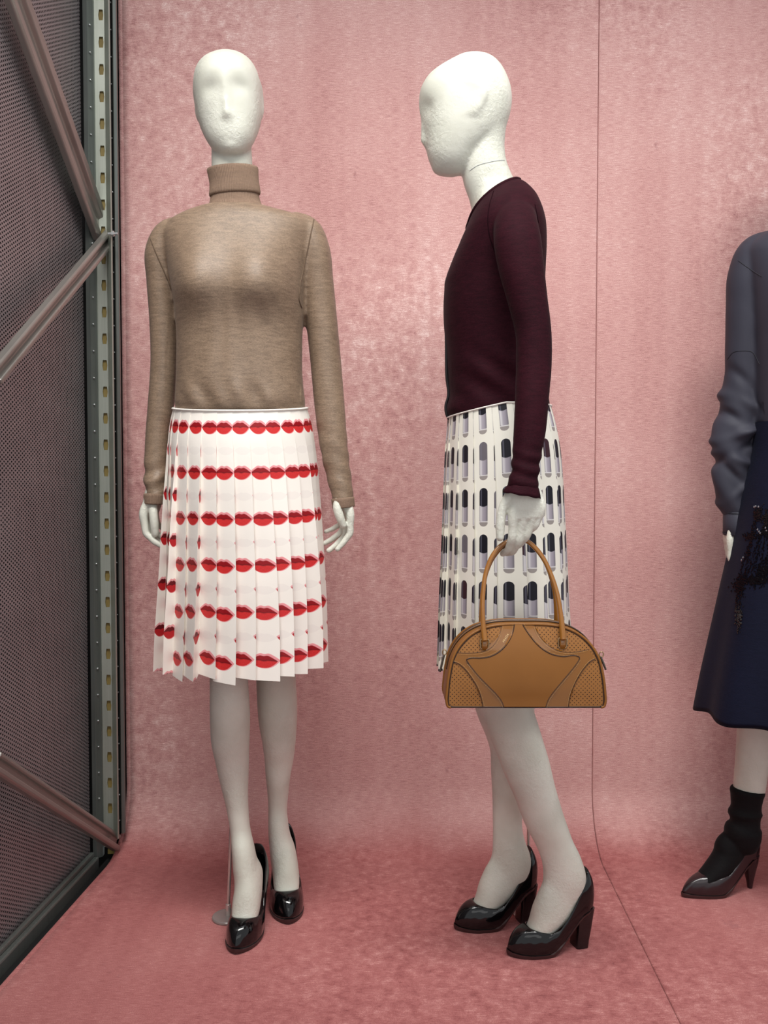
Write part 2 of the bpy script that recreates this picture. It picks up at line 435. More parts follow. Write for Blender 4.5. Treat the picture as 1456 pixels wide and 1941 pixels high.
wall_prof = [(WALL_Y, z) for z in np.linspace(3.2, COVE_R, 60)]
for a in np.linspace(0, math.pi/2, 17)[1:]:
    wall_prof.append((WALL_Y-COVE_R*(1-math.cos(a)), COVE_R*(1-math.sin(a))))
floor_prof = [(y, 0.0) for y in np.linspace(WALL_Y-COVE_R, 0.72, 50)]
def velvet_panel(prof, xl, xr, parent, stitch):
    pr = np.array(prof); n = len(pr)
    T = np.gradient(pr, axis=0); T /= np.linalg.norm(T, axis=1)[:, None]
    N = np.c_[T[:, 1], -T[:, 0]]                # normal into the room: towards -Y on the wall, +Z on the floor
    if N[0, 0] > 0 or (abs(N[0, 0]) < 1e-6 and N[0, 1] < 0): N = -N
    eL = [(0.0006, 0.012), (0.0, 0.008), (0.0005, 0.0025), (0.0015, 0.0007), (0.0035, 0.0)]
    if stitch: eL += [(0.0105, 0.0), (0.0120, 0.0016), (0.0135, 0.0)]
    eR = [(0.0025, 0.0), (0.0009, 0.0004), (0.0002, 0.0015), (0.0, 0.004), (0.0002, 0.012)]
    rings = []
    for i in range(n):
        y, z = pr[i]; a, b = xl(y), xr(y)
        cols = [(a+q, d) for q, d in eL]+[(t, 0.0) for t in np.linspace(a+0.03, b-0.02, 46)]+[(b-q, d) for q, d in eR]
        row = []
        for x, d in cols:
            wav = 0.0
            row.append((x, y-N[i, 0]*(d-wav), z-N[i, 1]*(d-wav)))
        rings.append(row)
    m = MB(); loft(m, rings, caps=False, closed=False)
    return obj('velvet_panel', m, M_VELVET, parent)
G_ = 0.0005
velvet_panel(wall_prof, edge_x, lambda y: seam_x(y)-G_, wall_back, True)
velvet_panel(wall_prof, lambda y: seam_x(y)+G_, lambda y: X_RIGHT, wall_back, False)
velvet_panel(floor_prof, edge_x, lambda y: seam_x(y)-G_, floor, True)
velvet_panel(floor_prof, lambda y: seam_x(y)+G_, lambda y: X_RIGHT, floor, False)

# left side: dark backing, perforated sheet, rails
def side_quad(mb, y0, y1, z0, z1, off, th=0.002):
    a = edge_x(y0)-off; b = edge_x(y1)-off
    v = [(a, y0, z0), (b, y1, z0), (b, y1, z1), (a, y0, z1), (a-th, y0, z0), (b-th, y1, z0), (b-th, y1, z1), (a-th, y0, z1)]
    return mb.add(v, [(0, 1, 2, 3), (7, 6, 5, 4), (0, 4, 5, 1), (1, 5, 6, 2), (2, 6, 7, 3), (3, 7, 4, 0)])
mb = MB(); side_quad(mb, 0.8, 2.72, -0.1, 3.3, 0.16, 0.02)
box(mb, (edge_x(2.7)-0.19, 2.70, -0.1), (edge_x(WALL_Y)+0.02, 2.72, 3.3))
box(mb, (edge_x(0.8)-0.19, 0.7, -0.13), (edge_x(WALL_Y)+0.15, 2.72, -0.10))
wall_left = structure(obj('wall_left', mb, M_DARK, smooth=False), 'dark side wall behind perforated metal sheet')
mb = MB(); side_quad(mb, 0.8, 2.52, -0.05, 3.25, 0.062, 0.0015)
obj('perforated_sheet', mb, M_PERF, wall_left, smooth=False)['label'] = 'grey perforated metal sheet'
mb = MB(); side_quad(mb, 0.8, 2.50, -0.06, 0.012, 0.030, 0.030); bevel(obj('bottom_rail', mb, M_POST2, wall_left, smooth=False), 0.004)
mb = MB(); side_quad(mb, 0.8, 2.50, 0.012, 0.024, 0.042, 0.012); bevel(obj('rail_lip', mb, M_POST2, wall_left, smooth=False), 0.003)
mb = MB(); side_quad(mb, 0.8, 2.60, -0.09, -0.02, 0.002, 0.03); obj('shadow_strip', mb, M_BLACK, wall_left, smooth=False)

# steel frame: upright post, diagonal braces, bolts
fb = P(196, 1560, 2.54); frame_base = (fb[0], 2.54, 0.0)
frame = empty('steel_frame', frame_base, 'slotted steel upright with diagonal braces at the left edge of the velvet', 'steel frame')
FB = np.array(frame_base)
def px_x(px, Y): return P(px, 500, Y)[0]
def plan_extrude(pts, z0, z1):
    m = MB(); rings = [[(x-FB[0], y-FB[1], z) for x, y in pts] for z in (z0, z1)]
    return loft(m, rings, caps=False, closed=True)
post = obj('upright_post', plan_extrude([(px_x(171, 2.52)-0.012, 2.52), (px_x(171, 2.52), 2.515), (px_x(181.5, 2.53), 2.53), (px_x(181.5, 2.53), 2.545),
                                         (px_x(170, 2.56), 2.56), (px_x(168, 2.52)-0.012, 2.56)], 0, 3.2), M_POST2, frame, smooth=False)
# slotted web, facing the room
xl, xr, YW = px_x(181.5, 2.54), px_x(208, 2.54), 2.54
pitch = 0.0703; z0 = P(196, 80, YW)[2]; cxs = px_x(196.5, YW)
zs = [z0+pitch*k for k in range(-40, 12) if 0.03 < z0+pitch*k < 3.1]
m = MB(); wl, wr = xl-cxs, xr-cxs; h = pitch/2; a, b = 0.0068, 0.0140
for z in zs:
    X, Z = cxs-FB[0], z; y = YW-FB[1]
    outer = [(wl, -h), (wr, -h), (wr, 0), (wr, h), (wl, h), (wl, 0)]
    inner = [(-a*.72, -b), (a*.72, -b), (a, 0), (a*.72, b), (-a*.72, b), (-a, 0)]
    v = [(X+p, y, Z+q) for p, q in outer+inner]+[(X+p, y+0.004, Z+q) for p, q in inner]
    f = [(i, (i+1) % 6, 6+(i+1) % 6, 6+i) for i in range(6)]+[(6+i, 6+(i+1) % 6, 12+(i+1) % 6, 12+i) for i in range(6)]
    m.add(v, f)
web = obj('slotted_web', m, M_POST, frame, smooth=False)
m = MB(); box(m, (cxs-0.009-FB[0], 0.0055, 0.0), (cxs+0.009-FB[0], 0.0075, 3.2)); obj('slot_liner', m, M_OLIVE, frame, smooth=False)
ridge = obj('post_ridge', plan_extrude([(px_x(203, 2.54), 2.539), (px_x(205, 2.53), 2.526), (px_x(211.5, 2.50), 2.497), (px_x(213, 2.50), 2.500), (px_x(213, 2.53), 2.535)], 0.06, 3.2), M_POST, frame, smooth=False)
dk = obj('dark_channel', plan_extrude([(px_x(211, 2.55), 2.55), (px_x(219, 2.55), 2.55), (px_x(219, 2.56), 2.57), (px_x(211, 2.56), 2.57)], 0.06, 3.2), M_BLACK, frame, smooth=False)
fl = obj('post_flange', plan_extrude([(px_x(217, 2.54), 2.54), (px_x(219, 2.535), 2.535), (px_x(225, 2.54), 2.54), (px_x(226, 2.55), 2.555), (px_x(217, 2.55), 2.555)], 0.06, 3.2), M_POST2, frame, smooth=False)
riv = MB(); tube(riv, [(0, 0, 0, 0.0022), (0, -0.003, 0, 0.0022)], n=3, m=8, side=(1, 0, 0), cap=0.6, smooth=False)
rme = mesh_of(riv, 'rivet'); fix_normals(rme)
for z in zs:
    for (px, Y) in ((176, 2.521), (215, 2.549)):
        o = obj('rivet', rme, M_BOLT, frame, (px_x(px, Y)-FB[0], Y-FB[1], z+pitch/2), smooth=True)
def brace(e0, e1, off, name='diagonal_brace'):
    """e0/e1: ((px,py) upper edge, (px,py) lower edge) at the two ends"""
    A0, A1 = PL(*e0[0], off), PL(*e0[1], off); B0, B1 = PL(*e1[0], off), PL(*e1[1], off)
    a, b = (A0+A1)/2, (B0+B1)/2; t = (b-a)/np.linalg.norm(b-a)
    n = np.array((1.0, -0.0757, 0)); n /= np.linalg.norm(n)
    wv = np.cross(n, t); wid = 0.5*(abs(np.dot(A1-A0, wv))+abs(np.dot(B1-B0, wv))); W = wid
    a = a-t*0.1*0
    prof = [(-.5, 0), (-.5, .016), (-.43, .020), (-.25, .020), (-.20, .010), (.12, .010), (.17, .022), (.42, .022), (.5, .016), (.5, 0)]
    rings = [[p+wv*W*u+n*v-FB for u, v in prof] for p in (a, b)]
    m = MB(); loft(m, rings)
    o = obj(name, m, M_BRACE, frame, smooth=False); bevel(o, 0.0025, 2); return o
brace(((39-7, -35), (-2-7, -35)), ((193, 425), (175, 448)), 0.036)
brace(((206, 426), (206, 462)), ((-20, 690), (-20, 737)), 0.012)
brace(((219, 1586), (210, 1609)), ((-20, 1416), (-20, 1472)), 0.006)
bc = P(214, 443, 2.49)-FB
m = MB(); tube(m, [(bc[0]-0.012, bc[1], bc[2], 0.0035), (bc[0]+0.012, bc[1], bc[2], 0.0035)], n=4, m=10, side=(0, 0, 1), cap=0.2, smooth=False)
tube(m, [(bc[0]-0.003, bc[1], bc[2], 0.0075), (bc[0]+0.003, bc[1], bc[2], 0.0075)], n=3, m=6, side=(0, 0, 1), cap=0.1, smooth=False)
obj('bolt', m, M_BOLT, frame, smooth=False)
bt = PL(199, 430, 0.035)-FB
m = MB(); box(m, (bt[0]-0.004, bt[1]-0.02, bt[2]-0.03), (bt[0], bt[1]+0.03, bt[2]+0.015)); obj('gusset_plate', m, M_POST2, frame, smooth=False)
# hinge strip and clip of the perforated sheet
hb = PL(166, 150, 0.055)
m = MB(); tube(m, [(hb[0]-FB[0], hb[1]-FB[1], P(166, 340, hb[1])[2], 0.004), (hb[0]-FB[0], hb[1]-FB[1], P(166, 20, hb[1])[2], 0.004)], n=4, m=10, cap=0.3, smooth=False)
obj('hinge_rod', m, M_BOLT, frame)
for py in (10, 338):
    z = P(166, py, hb[1])[2]; m = MB(); box(m, (hb[0]-0.008-FB[0], hb[1]-0.008-FB[1], z-0.012), (hb[0]+0.006-FB[0], hb[1]+0.004-FB[1], z+0.008))
    bevel(obj('clip', m, M_BOLT, frame, smooth=False), 0.002)

# ================================================================== MANNEQUIN BUILDERS (local frame: front is -Y, the wearer's left is +X, floor at z=0)
TH = np.linspace(0, 2*math.pi, 72, endpoint=False)
def section(cx, a, yf, yb, z, p=2.0, th=TH):
    c, s = np.cos(th), np.sin(th)
    x = cx+a*np.sign(c)*np.abs(c)**(2/p); cy = 0.5*(yf+yb)*0+0.5*(yf+yb)
    y = cy+0.5*(yb-yf)*np.sign(s)*np.abs(s)**(2/p)
    return np.c_[x, y, np.full_like(x, z)]
def torso_rings(rows, n=70, inset=0.0, bust=None, p=2.25):
    """rows: z, cx, half width, y front, y back"""
    R = np.array(rows, float); q = np.linspace(R[:, 0].min(), R[:, 0].max(), n); V = spline(R[:, 0], R[:, 1:], q)
    out = []
    for z, (cx, a, yf, yb) in zip(q, V):
        r = section(cx, max(a-inset, .004), yf+inset, yb-inset, z, p)
        if bust:
            for (bx, bz, amp, sx, sz) in bust:
                front = np.clip(-(r[:, 1]-0.5*(yf+yb))/(0.5*(yb-yf)), 0, 1)
                up = np.where(z > bz, sz*1.6, sz)
                r[:, 1] -= amp*np.exp(-((r[:, 0]-bx)/sx)**2-((z-bz)/up)**2)*front**0.7
        out.append(r)
    return out
# head: profile measured from the mannequin seen from the side, width from the one seen from the front
HEAD_SIDE = [(152, 600, 700), (160, 560, 760), (175, 525, 800), (200, 480, 850), (250, 390, 905), (300, 310, 940), (350, 250, 965), (400, 215, 985), (450, 190, 1000), (500, 178, 1008),
             (550, 175, 1012), (600, 176, 1010), (650, 184, 1002), (700, 194, 992), (750, 205, 978), (800, 214, 958), (850, 222, 930), (900, 228, 890), (950, 234, 840), (1000, 241, 780),
             (1050, 251, 725), (1100, 268, 680), (1150, 293, 640), (1200, 325, 590), (1218, 350, 560), (1228, 390, 520)]
HEAD_W = [(0, 60), (.01, 200), (.033, 350), (.075, 465), (.12, 545), (.206, 645), (.29, 690), (.38, 700), (.465, 690), (.55, 672), (.64, 645), (.725, 592), (.81, 520), (.88, 440), (.94, 330), (.98, 210), (1, 110)]
MPP = 1/849.0
def head_rings():
    A = np.array(HEAD_SIDE, float); t = (A[:, 0]-152)/1076
    q = np.r_[np.linspace(0, .08, 10)[:-1], np.linspace(.08, .95, 60), np.linspace(.95, 1, 6)[1:]]
    V = spline(t, A[:, 1:], q)/4.853*MPP; Wd = spline(*zip(*HEAD_W), q)[:, 0]/5.39*MPP*0.5
    x0 = 640/4.853*MPP                                     # neck axis
    H = 1076/4.853*MPP; rings = []
    for k, (yf, yb), a in zip(q, V, Wd):
        z = (1-k)*H; r = section(0, a, yf-x0, yb-x0, z, 2.1)
        fr = np.clip(-(r[:, 1]-0.5*(yf+yb)+x0)/(0.5*(yb-yf)), 0, 1)
        x = r[:, 0]
        r[:, 1] += sum(0.0085*np.exp(-((x-s*0.034)/0.019)**2-((k-0.475)/0.072)**2)*fr**.5 for s in (-1, 1))
        nose = 0.0030*np.exp(-((k-0.50)/0.12)**2)+0.0100*np.exp(-((k-0.71)/0.050)**2)+0.006*np.exp(-((k-0.63)/0.06)**2)
        r[:, 1] -= nose*np.exp(-(x/(0.0075+0.003*np.exp(-((k-0.73)/.04)**2)))**2)*fr**.5
        r[:, 1] -= 0.0030*np.exp(-(x/0.016)**2-((k-0.97)/0.05)**2)*fr     # chin
        # ear crescent
        sd = np.clip(np.abs(x)/max(a, 1e-4), 0, 1)
        kk = np.clip((k-0.30)/0.31, 0, 1); win = math.sin(math.pi*kk)**0.5 if 0 < kk < 1 else 0.0
        ye = np.interp(k, [.30, .33, .37, .41, .46, .53, .61], [600, 660, 722, 744, 738, 700, 655])/4.853*MPP-x0
        dy = r[:, 1]-ye
        prof = np.where(dy < 0, np.exp(-(dy/0.022)**2), np.exp(-(dy/0.0055)**2))
        r[:, 0] += np.sign(x)*0.0085*win*prof*sd**1.5
        rings.append(r)
    return rings, H
def xform(pts, M):
    A = np.asarray(pts, float); return (A@np.array(M.to_3x3()).T)+np.array(M.translation)
def hand_mb(mirror, wrist, curl, rx=0.0, ry=0.0, rz=0.0, sweep=(0, 0, 0, 0), thumb=None, scale=1.0, spread=1.0, fore=None):
    """canonical right hand: wrist at 0, fingers to -Z, palm to +X, thumb to -Y; curl: per finger absolute angles of the three phalanges"""
    m = MB()
    K = np.array([(0.000, -0.0290, -0.084), (0.002, -0.0095, -0.088), (0.001, 0.0100, -0.085), (-0.001, 0.0275, -0.077)])
    K[:, 1] *= spread
    L = [(0.040, 0.025, 0.020), (0.044, 0.028, 0.021), (0.040, 0.026, 0.020), (0.031, 0.020, 0.018)]
    R = [0.0090, 0.0093, 0.0088, 0.0076]
    # palm and wrist
    tube(m, [(0, 0, 0.006, 0.015, 0.019), (0, 0, -0.006, 0.016, 0.0205), (0.002, -0.001, -0.03, 0.0170, 0.0280),
             (0.003, -0.001, -0.06, 0.0150, 0.0340), (0.002, -0.001, -0.082, 0.0112, 0.0340)], n=24, m=24, side=(1, 0, 0), p=2.3)
    for i in range(4):
        p = K[i].copy(); base = p+np.array((0.001, -0.25*K[i, 1], 0.035))
        rows = [(*base, R[i]*1.05), (*(p+np.array((0, 0, .006))), R[i]*1.12)]
        for j in range(3):
            a = math.radians(curl[i][j]); s = math.radians(sweep[i] if not hasattr(sweep[i], '__len__') else sweep[i][j])
            d = np.array((math.sin(a)*math.cos(s), -math.sin(s), -math.cos(a)*math.cos(s)))
            for f in ((0.5, 1.0) if j < 2 else (0.5, 0.9)):
                rr = R[i]*(1.0-0.13*(j+f-0.2)); rows.append((*(p+d*L[i][j]*f), rr if f != 0.5 else rr*0.965))
            p = p+d*L[i][j]
        tube(m, rows, n=34, m=14, side=(0, 1, 0.01))
    th = thumb or [(0.003, -0.010, -0.034, .0115), (0.009, -0.020, -0.052, .0115), (0.015, -0.030, -0.068, .0104), (0.018, -0.034, -0.088, .0096), (0.018, -0.033, -0.106, .0080)]
    tube(m, th, n=28, m=14, side=(0, 1, 0))
    A = np.array(m.v)*scale
    if mirror: A[:, 0] *= -1
    M = Matrix.Rotation(rz, 3, 'Z') @ Matrix.Rotation(ry, 3, 'Y') @ Matrix.Rotation(rx, 3, 'X')
    A = A@np.array(M).T+np.array(wrist)
    m.v = [tuple(p) for p in A]
    if fore is not None: tube(m, [(*wrist, .0155, .019), (*(np.array(wrist)+np.array(fore))/2, .017, .019), (*fore, .0165, .0175)], n=14, m=20, side=(1, 0, 0), cap=.5)
    return m
# pumps: toe at d=0, heel towards +d; local x lateral, y = d, z up
def shoe_curves(L=0.2, heel=0.09, toe_pow=0.55, W=0.039, N=64, throat=0.046):
    ks = L/0.2
    hw = lambda d: W*np.interp(d/ks, [0, .004, .012, .025, .045, .07, .095, .125, .155, .18, .192, .199, .2], np.array([0, .24, .44, .67, .89, 1.0, .985, .84, .74, .70, .56, .25, 0]))
    zb = lambda d: np.interp(d/ks, [0, .01, .03, .09, .11, .13, .15, .17, .2], np.array([.014, .010, .008, .008, .018, .038, .060, .079, .090]))*1.0*np.where(d/ks > .09, 1+(heel-.09)/.09, 1)
    zt = lambda d: np.interp(d/ks, [.03, throat, .056, .07, .09, .11, .13, .15, .168, .186], [.060, .060, .0575, .0535, .050, .057, .078, .107, .138, .172])*np.where(d/ks > .09, 1+(heel-.09)/.15, 1)
    return ks, hw, zb, zt
def build_shoe(parent, loc, ang, mats, heel_kind='block', L=0.2, heel=0.09, W=0.039, throat=0.046, pointed=False):
    ks, hw, zb, zt = shoe_curves(L, heel, W=W, throat=throat)
    if pointed:
        hw0 = hw; hw = lambda d: hw0(d)*np.interp(d/ks, [0, .01, .03, .06, .08], [.75, .62, .74, .92, 1])
    th = np.linspace(0, math.pi, 50)
    dd = 0.1*ks*(1-np.cos(th)); one = [(hw(d), d, zb(d)) for d in dd]
    dt = throat*ks+(.186-throat)*ks*(1-np.cos(th))/2
    wt = np.minimum(np.sin(th)**0.62*0.034, hw(np.clip(dt, 0.0, .19*ks))*0.97)
    top = [(w_, d, zt(d)) for w_, d in zip(wt, dt)]
    O = np.array(one+[(-x, y, z) for x, y, z in one[-2:0:-1]]); T_ = np.array(top+[(-x, y, z) for x, y, z in top[-2:0:-1]])
    n = len(O); nrm = np.c_[np.roll(O[:, 1], -1)-np.roll(O[:, 1], 1), -(np.roll(O[:, 0], -1)-np.roll(O[:, 0], 1))]
    nrm /= np.maximum(np.linalg.norm(nrm, axis=1), 1e-6)[:, None]
    cen = O[:, :2].mean(0); sg = np.sign(np.sum(nrm*(O[:, :2]-cen), axis=1)); nrm *= sg[:, None]
    toe = np.clip(1-O[:, 1]/(.085*ks), 0, 1); back = np.clip((O[:, 1]-.165*ks)/(.035*ks), 0, 1)
    C = O.copy(); mx = (.10+.18*toe)[:, None]; C[:, :2] = O[:, :2]*(1-mx)+T_[:, :2]*mx+nrm*(0.004+0.007*back)[:, None]
    C[:, 2] = O[:, 2]+(T_[:, 2]-O[:, 2])*(0.60+0.28*toe+0.14*toe*np.clip(np.abs(O[:, 0])/(.7*W), 0, 1))
    rings = []
    for t in np.linspace(0, 1, 15): rings.append(O*(1-t)**2+C*2*t*(1-t)+T_*t*t)
    inner = rings[-1]-np.c_[nrm*0.0, np.zeros(n)]; shr = (T_-np.array((0, *T_[:, 1:].mean(0)))); 
    lip = T_.copy(); lip[:, 0] *= 0.955; lip[:, 1] = .116*ks+(lip[:, 1]-.116*ks)*0.975; lip[:, 2] -= 0.001
    deep = lip.copy(); deep[:, 2] = np.maximum(deep[:, 2]-0.02, zb(np.clip(deep[:, 1], 0, .2*ks))+0.002)
    rings += [lip, deep]
    root = empty_child('pump', parent, loc, ang)
    m = MB(); loft(m, [r.tolist() for r in rings], caps=False); m.f.append(tuple(range(n)))
    up = obj('upper', m, mats[0], root); 
    # sole: platform following the outline
    m = MB(); bot = O.copy(); bot[:, 0] *= .97; bot[:, 2] = np.where(O[:, 1] < .1*ks, 0.0, O[:, 2]-0.006)
    k = np.clip((O[:, 1]-.085*ks)/(.03*ks), 0, 1); bot[:, 2] = (1-k)*np.minimum(0.0+0.004*np.clip(1-O[:, 1]/(.03*ks), 0, 1), O[:, 2])+k*(O[:, 2]-0.006)
    topv = O.copy(); topv[:, :2] += nrm*0.0012; midv = (topv+bot)/2; midv[:, :2] += nrm*0.0008
    loft(m, [topv.tolist(), midv.tolist(), bot.tolist()]); s_ = obj('sole', m, mats[1], root); sharp(s_, 50)
    m = MB(); hz = zb(.178*ks)
    if heel_kind == 'block':
        secs = [(.158, .199, .0260, hz+.006), (.158, .196, .0250, hz-.012), (.158, .193, .0225, hz*.55), (.157, .188, .0205, hz*.2), (.156, .186, .0205, 0.0)]
        pw = 5
    else:
        secs = [(.150, .199, .027, hz+.006), (.158, .197, .024, hz-.012), (.168, .193, .016, hz*.55), (.175, .189, .0090, hz*.2), (.177, .187, .0065, 0.0)]
        pw = 2.4
    tt = np.linspace(0, 2*math.pi, 36, endpoint=False)
    rr = []
    for d0, d1, w_, z in secs:
        c, s = np.cos(tt), np.sin(tt)
        rr.append(np.c_[w_*np.sign(c)*np.abs(c)**(2/pw), ks*((d0+d1)/2+(d1-d0)/2*np.sign(s)*np.abs(s)**(2/pw)), np.full(36, max(z, 0))-(0.0)].tolist())
    loft(m, rr); sharp(obj('heel', m, mats[2], root), 40)
    return root
def empty_child(name, parent, loc, ang):
    o = bpy.data.objects.new(name, None); COL.objects.link(o); o.parent = parent; o.location = loc; o.rotation_euler = (0, 0, ang); o.empty_display_size = .05
    return o
FOOT = [(.152, .124, .0235, .044), (.130, .112, .027, .056), (.102, .084, .0315, .047), (.076, .052, .032, .030), (.050, .032, .026, .014)]
def foot_tube(mb, toe, ang, ks=1.0, lift=0.0):
    ca, sa = math.cos(ang), math.sin(ang)
    rows = []
    for d, z, hw_, hh in FOOT:
        x, y = 0.0, d*ks; rows.append((toe[0]-sa*y, toe[1]+ca*y, z+lift, hw_, hh))
    tube(mb, rows, n=30, m=24, side=(ca, sa, 0), cap=0.8)
def ankle_pt(toe, ang, d, z, ks=1.0): return (toe[0]-math.sin(ang)*d*ks, toe[1]+math.cos(ang)*d*ks, z)

def rib_ring_surface(rows, nribs, amp, per=6):
    """rows of (center xyz, ra, rb, side vec, other vec) -> ribbed open tube"""
    m = MB(); th = np.linspace(0, 2*math.pi, nribs*per, endpoint=False); rib = amp*np.abs(np.sin(th*nribs/2))
    rings = []
    for c, ra, rb, a, b, k in rows:
        r = np.array(c)+np.outer((ra+rib*k)*np.cos(th), a)+np.outer((rb+rib*k)*np.sin(th), b); rings.append(r.tolist())
    loft(m, rings, caps=False); return m
def surface_seam(parent, me, pix, to_local, name, mat, r=0.0013, lift=0.0004):
    """thin raised thread laid on the garment surface along measured points"""
    from mathutils.bvhtree import BVHTree
    b = bmesh.new(); b.from_mesh(me); t = BVHTree.FromBMesh(b); b.free()
    g = dense(np.array([(p[0], p[1], 0) for p in pix], float), 60); pts = []
    o_ = Vector(to_local(np.array((0, 0, CZ))))
    for p in g:
        d_ = Vector(to_local(np.array((0, 0, CZ))+ray(p[0], p[1])))-o_
        h = t.ray_cast(o_, d_.normalized())
        if h[0] is not None and (not pts or (Vector(pts[-1][:3])-h[0]).length < 0.03): pts.append((*(h[0]+h[1]*lift), r))
    if len(pts) < 4: return None
    m = MB(); tube(m, pts, n=60, m=6, side=(0.3, 1, 0.2), smooth=False); return obj(name, m, mat, parent)

def pleated_skirt(name, parent, rows, npl, mat, cell, face, amp_start, ov, dep, waist_dip, nz=70, phase=0.0, th0=-math.pi, hem_jit=0.009, seed=1, flutter=0.004, dirn=1):
    """rows: z, cx, half width, y front, y back (z descending from waist to hem)"""
    rg = np.random.default_rng(seed)
    R = np.array(rows, float); ztop, zbot = R[:, 0].max(), R[:, 0].min()
    q = np.linspace(ztop, zbot, nz); V = spline(R[:, 0], R[:, 1:], q)
    nf, nr = 9, 4; per = nf+nr
    D = 2*math.pi/npl
    # equal-arc angles
    tt = np.linspace(0, 2*math.pi, 2001); mid = V[nz//2]; ex, ey = mid[1], 0.5*(mid[3]-mid[2])
    arc = np.r_[0, np.cumsum(np.hypot(np.diff(ex*np.cos(tt)), np.diff(ey*np.sin(tt))))]; arc /= arc[-1]
    kd = 1+rg.normal(0, .25, npl); ko = 1+rg.normal(0, .35, npl); kh = rg.normal(0, 1, npl)
    rings = []; uvr = []
    for iz, (z, (cx, a, yf, yb)) in enumerate(zip(q, V)):
        t = (ztop-z)/(ztop-zbot); dist = (ztop-z)
        amp = np.clip((dist-amp_start)/(0.42), 0, 1)**0.8
        ring = []; uv = []; a = a-0.75*dep*amp; mid_ = 0.5*(yf+yb); hb_ = 0.5*(yb-yf)-0.75*dep*amp; yf, yb = mid_-hb_, mid_+hb_
        for k in range(npl):
            o_ = ov*max(ko[k], .25)*amp+0.02; d_ = 0.0012+dep*max(kd[k], .3)*amp
            for j in range(per):
                if j < nf: s = j/(nf-1); f = s*(1+o_); rad = d_*s**1.3; u = s*face*(1+0.5*amp*0.3)
                else: s = (j-nf+1)/nr; f = (1+o_)-s*o_; rad = d_*(1-s)-0.0008; u = face*(1+0.15*amp)+s*(cell-face*1.15)*0.98
                fr = (k+f)/npl
                if dirn < 0: fr = -fr
                ang = np.interp(fr % 1.0, arc, tt)+phase
                wob = flutter*t*t*math.sin(k*2.399+1.3*math.sin(k))
                x = cx+(a+rad+wob)*math.cos(ang); y = 0.5*(yf+yb)+(0.5*(yb-yf)+rad+wob)*math.sin(ang)
                zz = z-waist_dip*(1-t)**2*max(0, -math.sin(ang))**1.0-hem_jit*t*t*(kh[k]*.4+(0.6*min(j, nf)/nf))
                ring.append((x, y, zz)); uv.append((k+min(u/cell, .999), dist))
        rings.append(ring); uvr.append(uv)
    n, mm = nz, npl*per
    verts = [p for r in rings for p in r]; faces = grid_faces(n, mm, True)
    me = bpy.data.meshes.new(name); me.from_pydata(verts, [], faces); me.update()
    U = np.array(uvr).reshape(n, mm, 2); ul = me.uv_layers.new(name='print')
    data = np.zeros((len(faces), 4, 2))
    idx = 0
    for i in range(n-1):
        a_ = U[i]; b_ = U[i+1]
        an = np.roll(a_, -1, 0).copy(); bn = np.roll(b_, -1, 0).copy()
        # keep the last strip of each pleat inside its own cell
        last = (np.arange(mm) % per) == per-1
        an[last, 0] = np.floor(a_[last, 0])+.9995; bn[last, 0] = np.floor(b_[last, 0])+.9995
        data[idx:idx+mm, 0] = a_; data[idx:idx+mm, 1] = an; data[idx:idx+mm, 2] = bn; data[idx:idx+mm, 3] = b_
        idx += mm
    ul.data.foreach_set('uv', data.reshape(-1))
    o = obj(name, me, mat, parent); me.set_sharp_from_angle(angle=math.radians(50))
    return o

# ================================================================== MANNEQUIN IN THE TAUPE TURTLENECK (faces the camera)
Y1 = 2.12; B1 = np.array((P(446, 900, Y1)[0], Y1, 0.0))
man1 = empty('mannequin', B1, 'white mannequin facing forward in taupe turtleneck and lips print pleated skirt', 'mannequin')
def L1(px, py, Y=Y1): return P(px, py, Y)-B1
def row1(py, xl, xr, yf, yb):
    a, b = L1(xl, py), L1(xr, py); return (a[2], (a[0]+b[0])/2, (b[0]-a[0])/2, yf, yb)
TORSO1 = [row1(*r) for r in [
    (830, 345, 566, -.100, .095), (800, 341, 572, -.106, .100), (782, 338, 576, -.116, .104), (766, 335, 579, -.121, .106), (740, 336, 576, -.119, .106), (700, 337, 573, -.114, .105),
    (650, 337, 573, -.110, .106), (610, 335, 574, -.108, .108), (580, 333, 575, -.106, .110), (550, 328, 577, -.104, .112), (520, 322, 579, -.100, .113),
    (490, 316, 582, -.093, .112), (460, 309, 588, -.084, .110), (440, 306, 594, -.076, .106), (425, 314, 592, -.070, .100), (412, 328, 578, -.064, .094),
    (404, 345, 552, -.058, .086), (398, 362, 527, -.052, .078), (393, 380, 510, -.048, .072)]]
BUST1 = [(-0.077, L1(0, 556)[2], 0.046, 0.066, 0.054), (0.077, L1(0, 556)[2], 0.046, 0.066, 0.054)]
mb = MB(); loft(mb, torso_rings(TORSO1, 80, bust=BUST1))
def arm_path(rows, Lf): return [(*Lf(px, py, Y), rx, ry) for px, py, Y, rx, ry in rows]
ARM1R = [(352, 434, 2.14, .030, .036), (322, 446, 2.14, .034, .044), (306, 476, 2.14, .0345, .046), (306, 530, 2.145, .0325, .043), (310, 600, 2.15, .0315, .040), (311, 690, 2.15, .030, .036),
         (306, 760, 2.145, .0295, .034), (299, 830, 2.14, .0275, .031), (296, 890, 2.135, .0265, .029), (296, 925, 2.13, .0245, .031), (295, 943, 2.13, .0225, .034)]
ARM1L = [(552, 426, 2.14, .030, .036), (582, 440, 2.14, .034, .044), (594, 470, 2.14, .0360, .046), (602, 530, 2.145, .0355, .043), (609, 600, 2.15, .0355, .040), (617, 680, 2.15, .0350, .037),
         (624, 760, 2.145, .0345, .035), (631, 830, 2.14, .0325, .033), (640, 890, 2.135, .0290, .030), (648, 930, 2.13, .0255, .031), (651, 948, 2.13, .0235, .034)]
for A in (ARM1R, ARM1L): tube(mb, arm_path(A, L1), n=60, m=28, side=(1, 0, 0), cap=0.3)
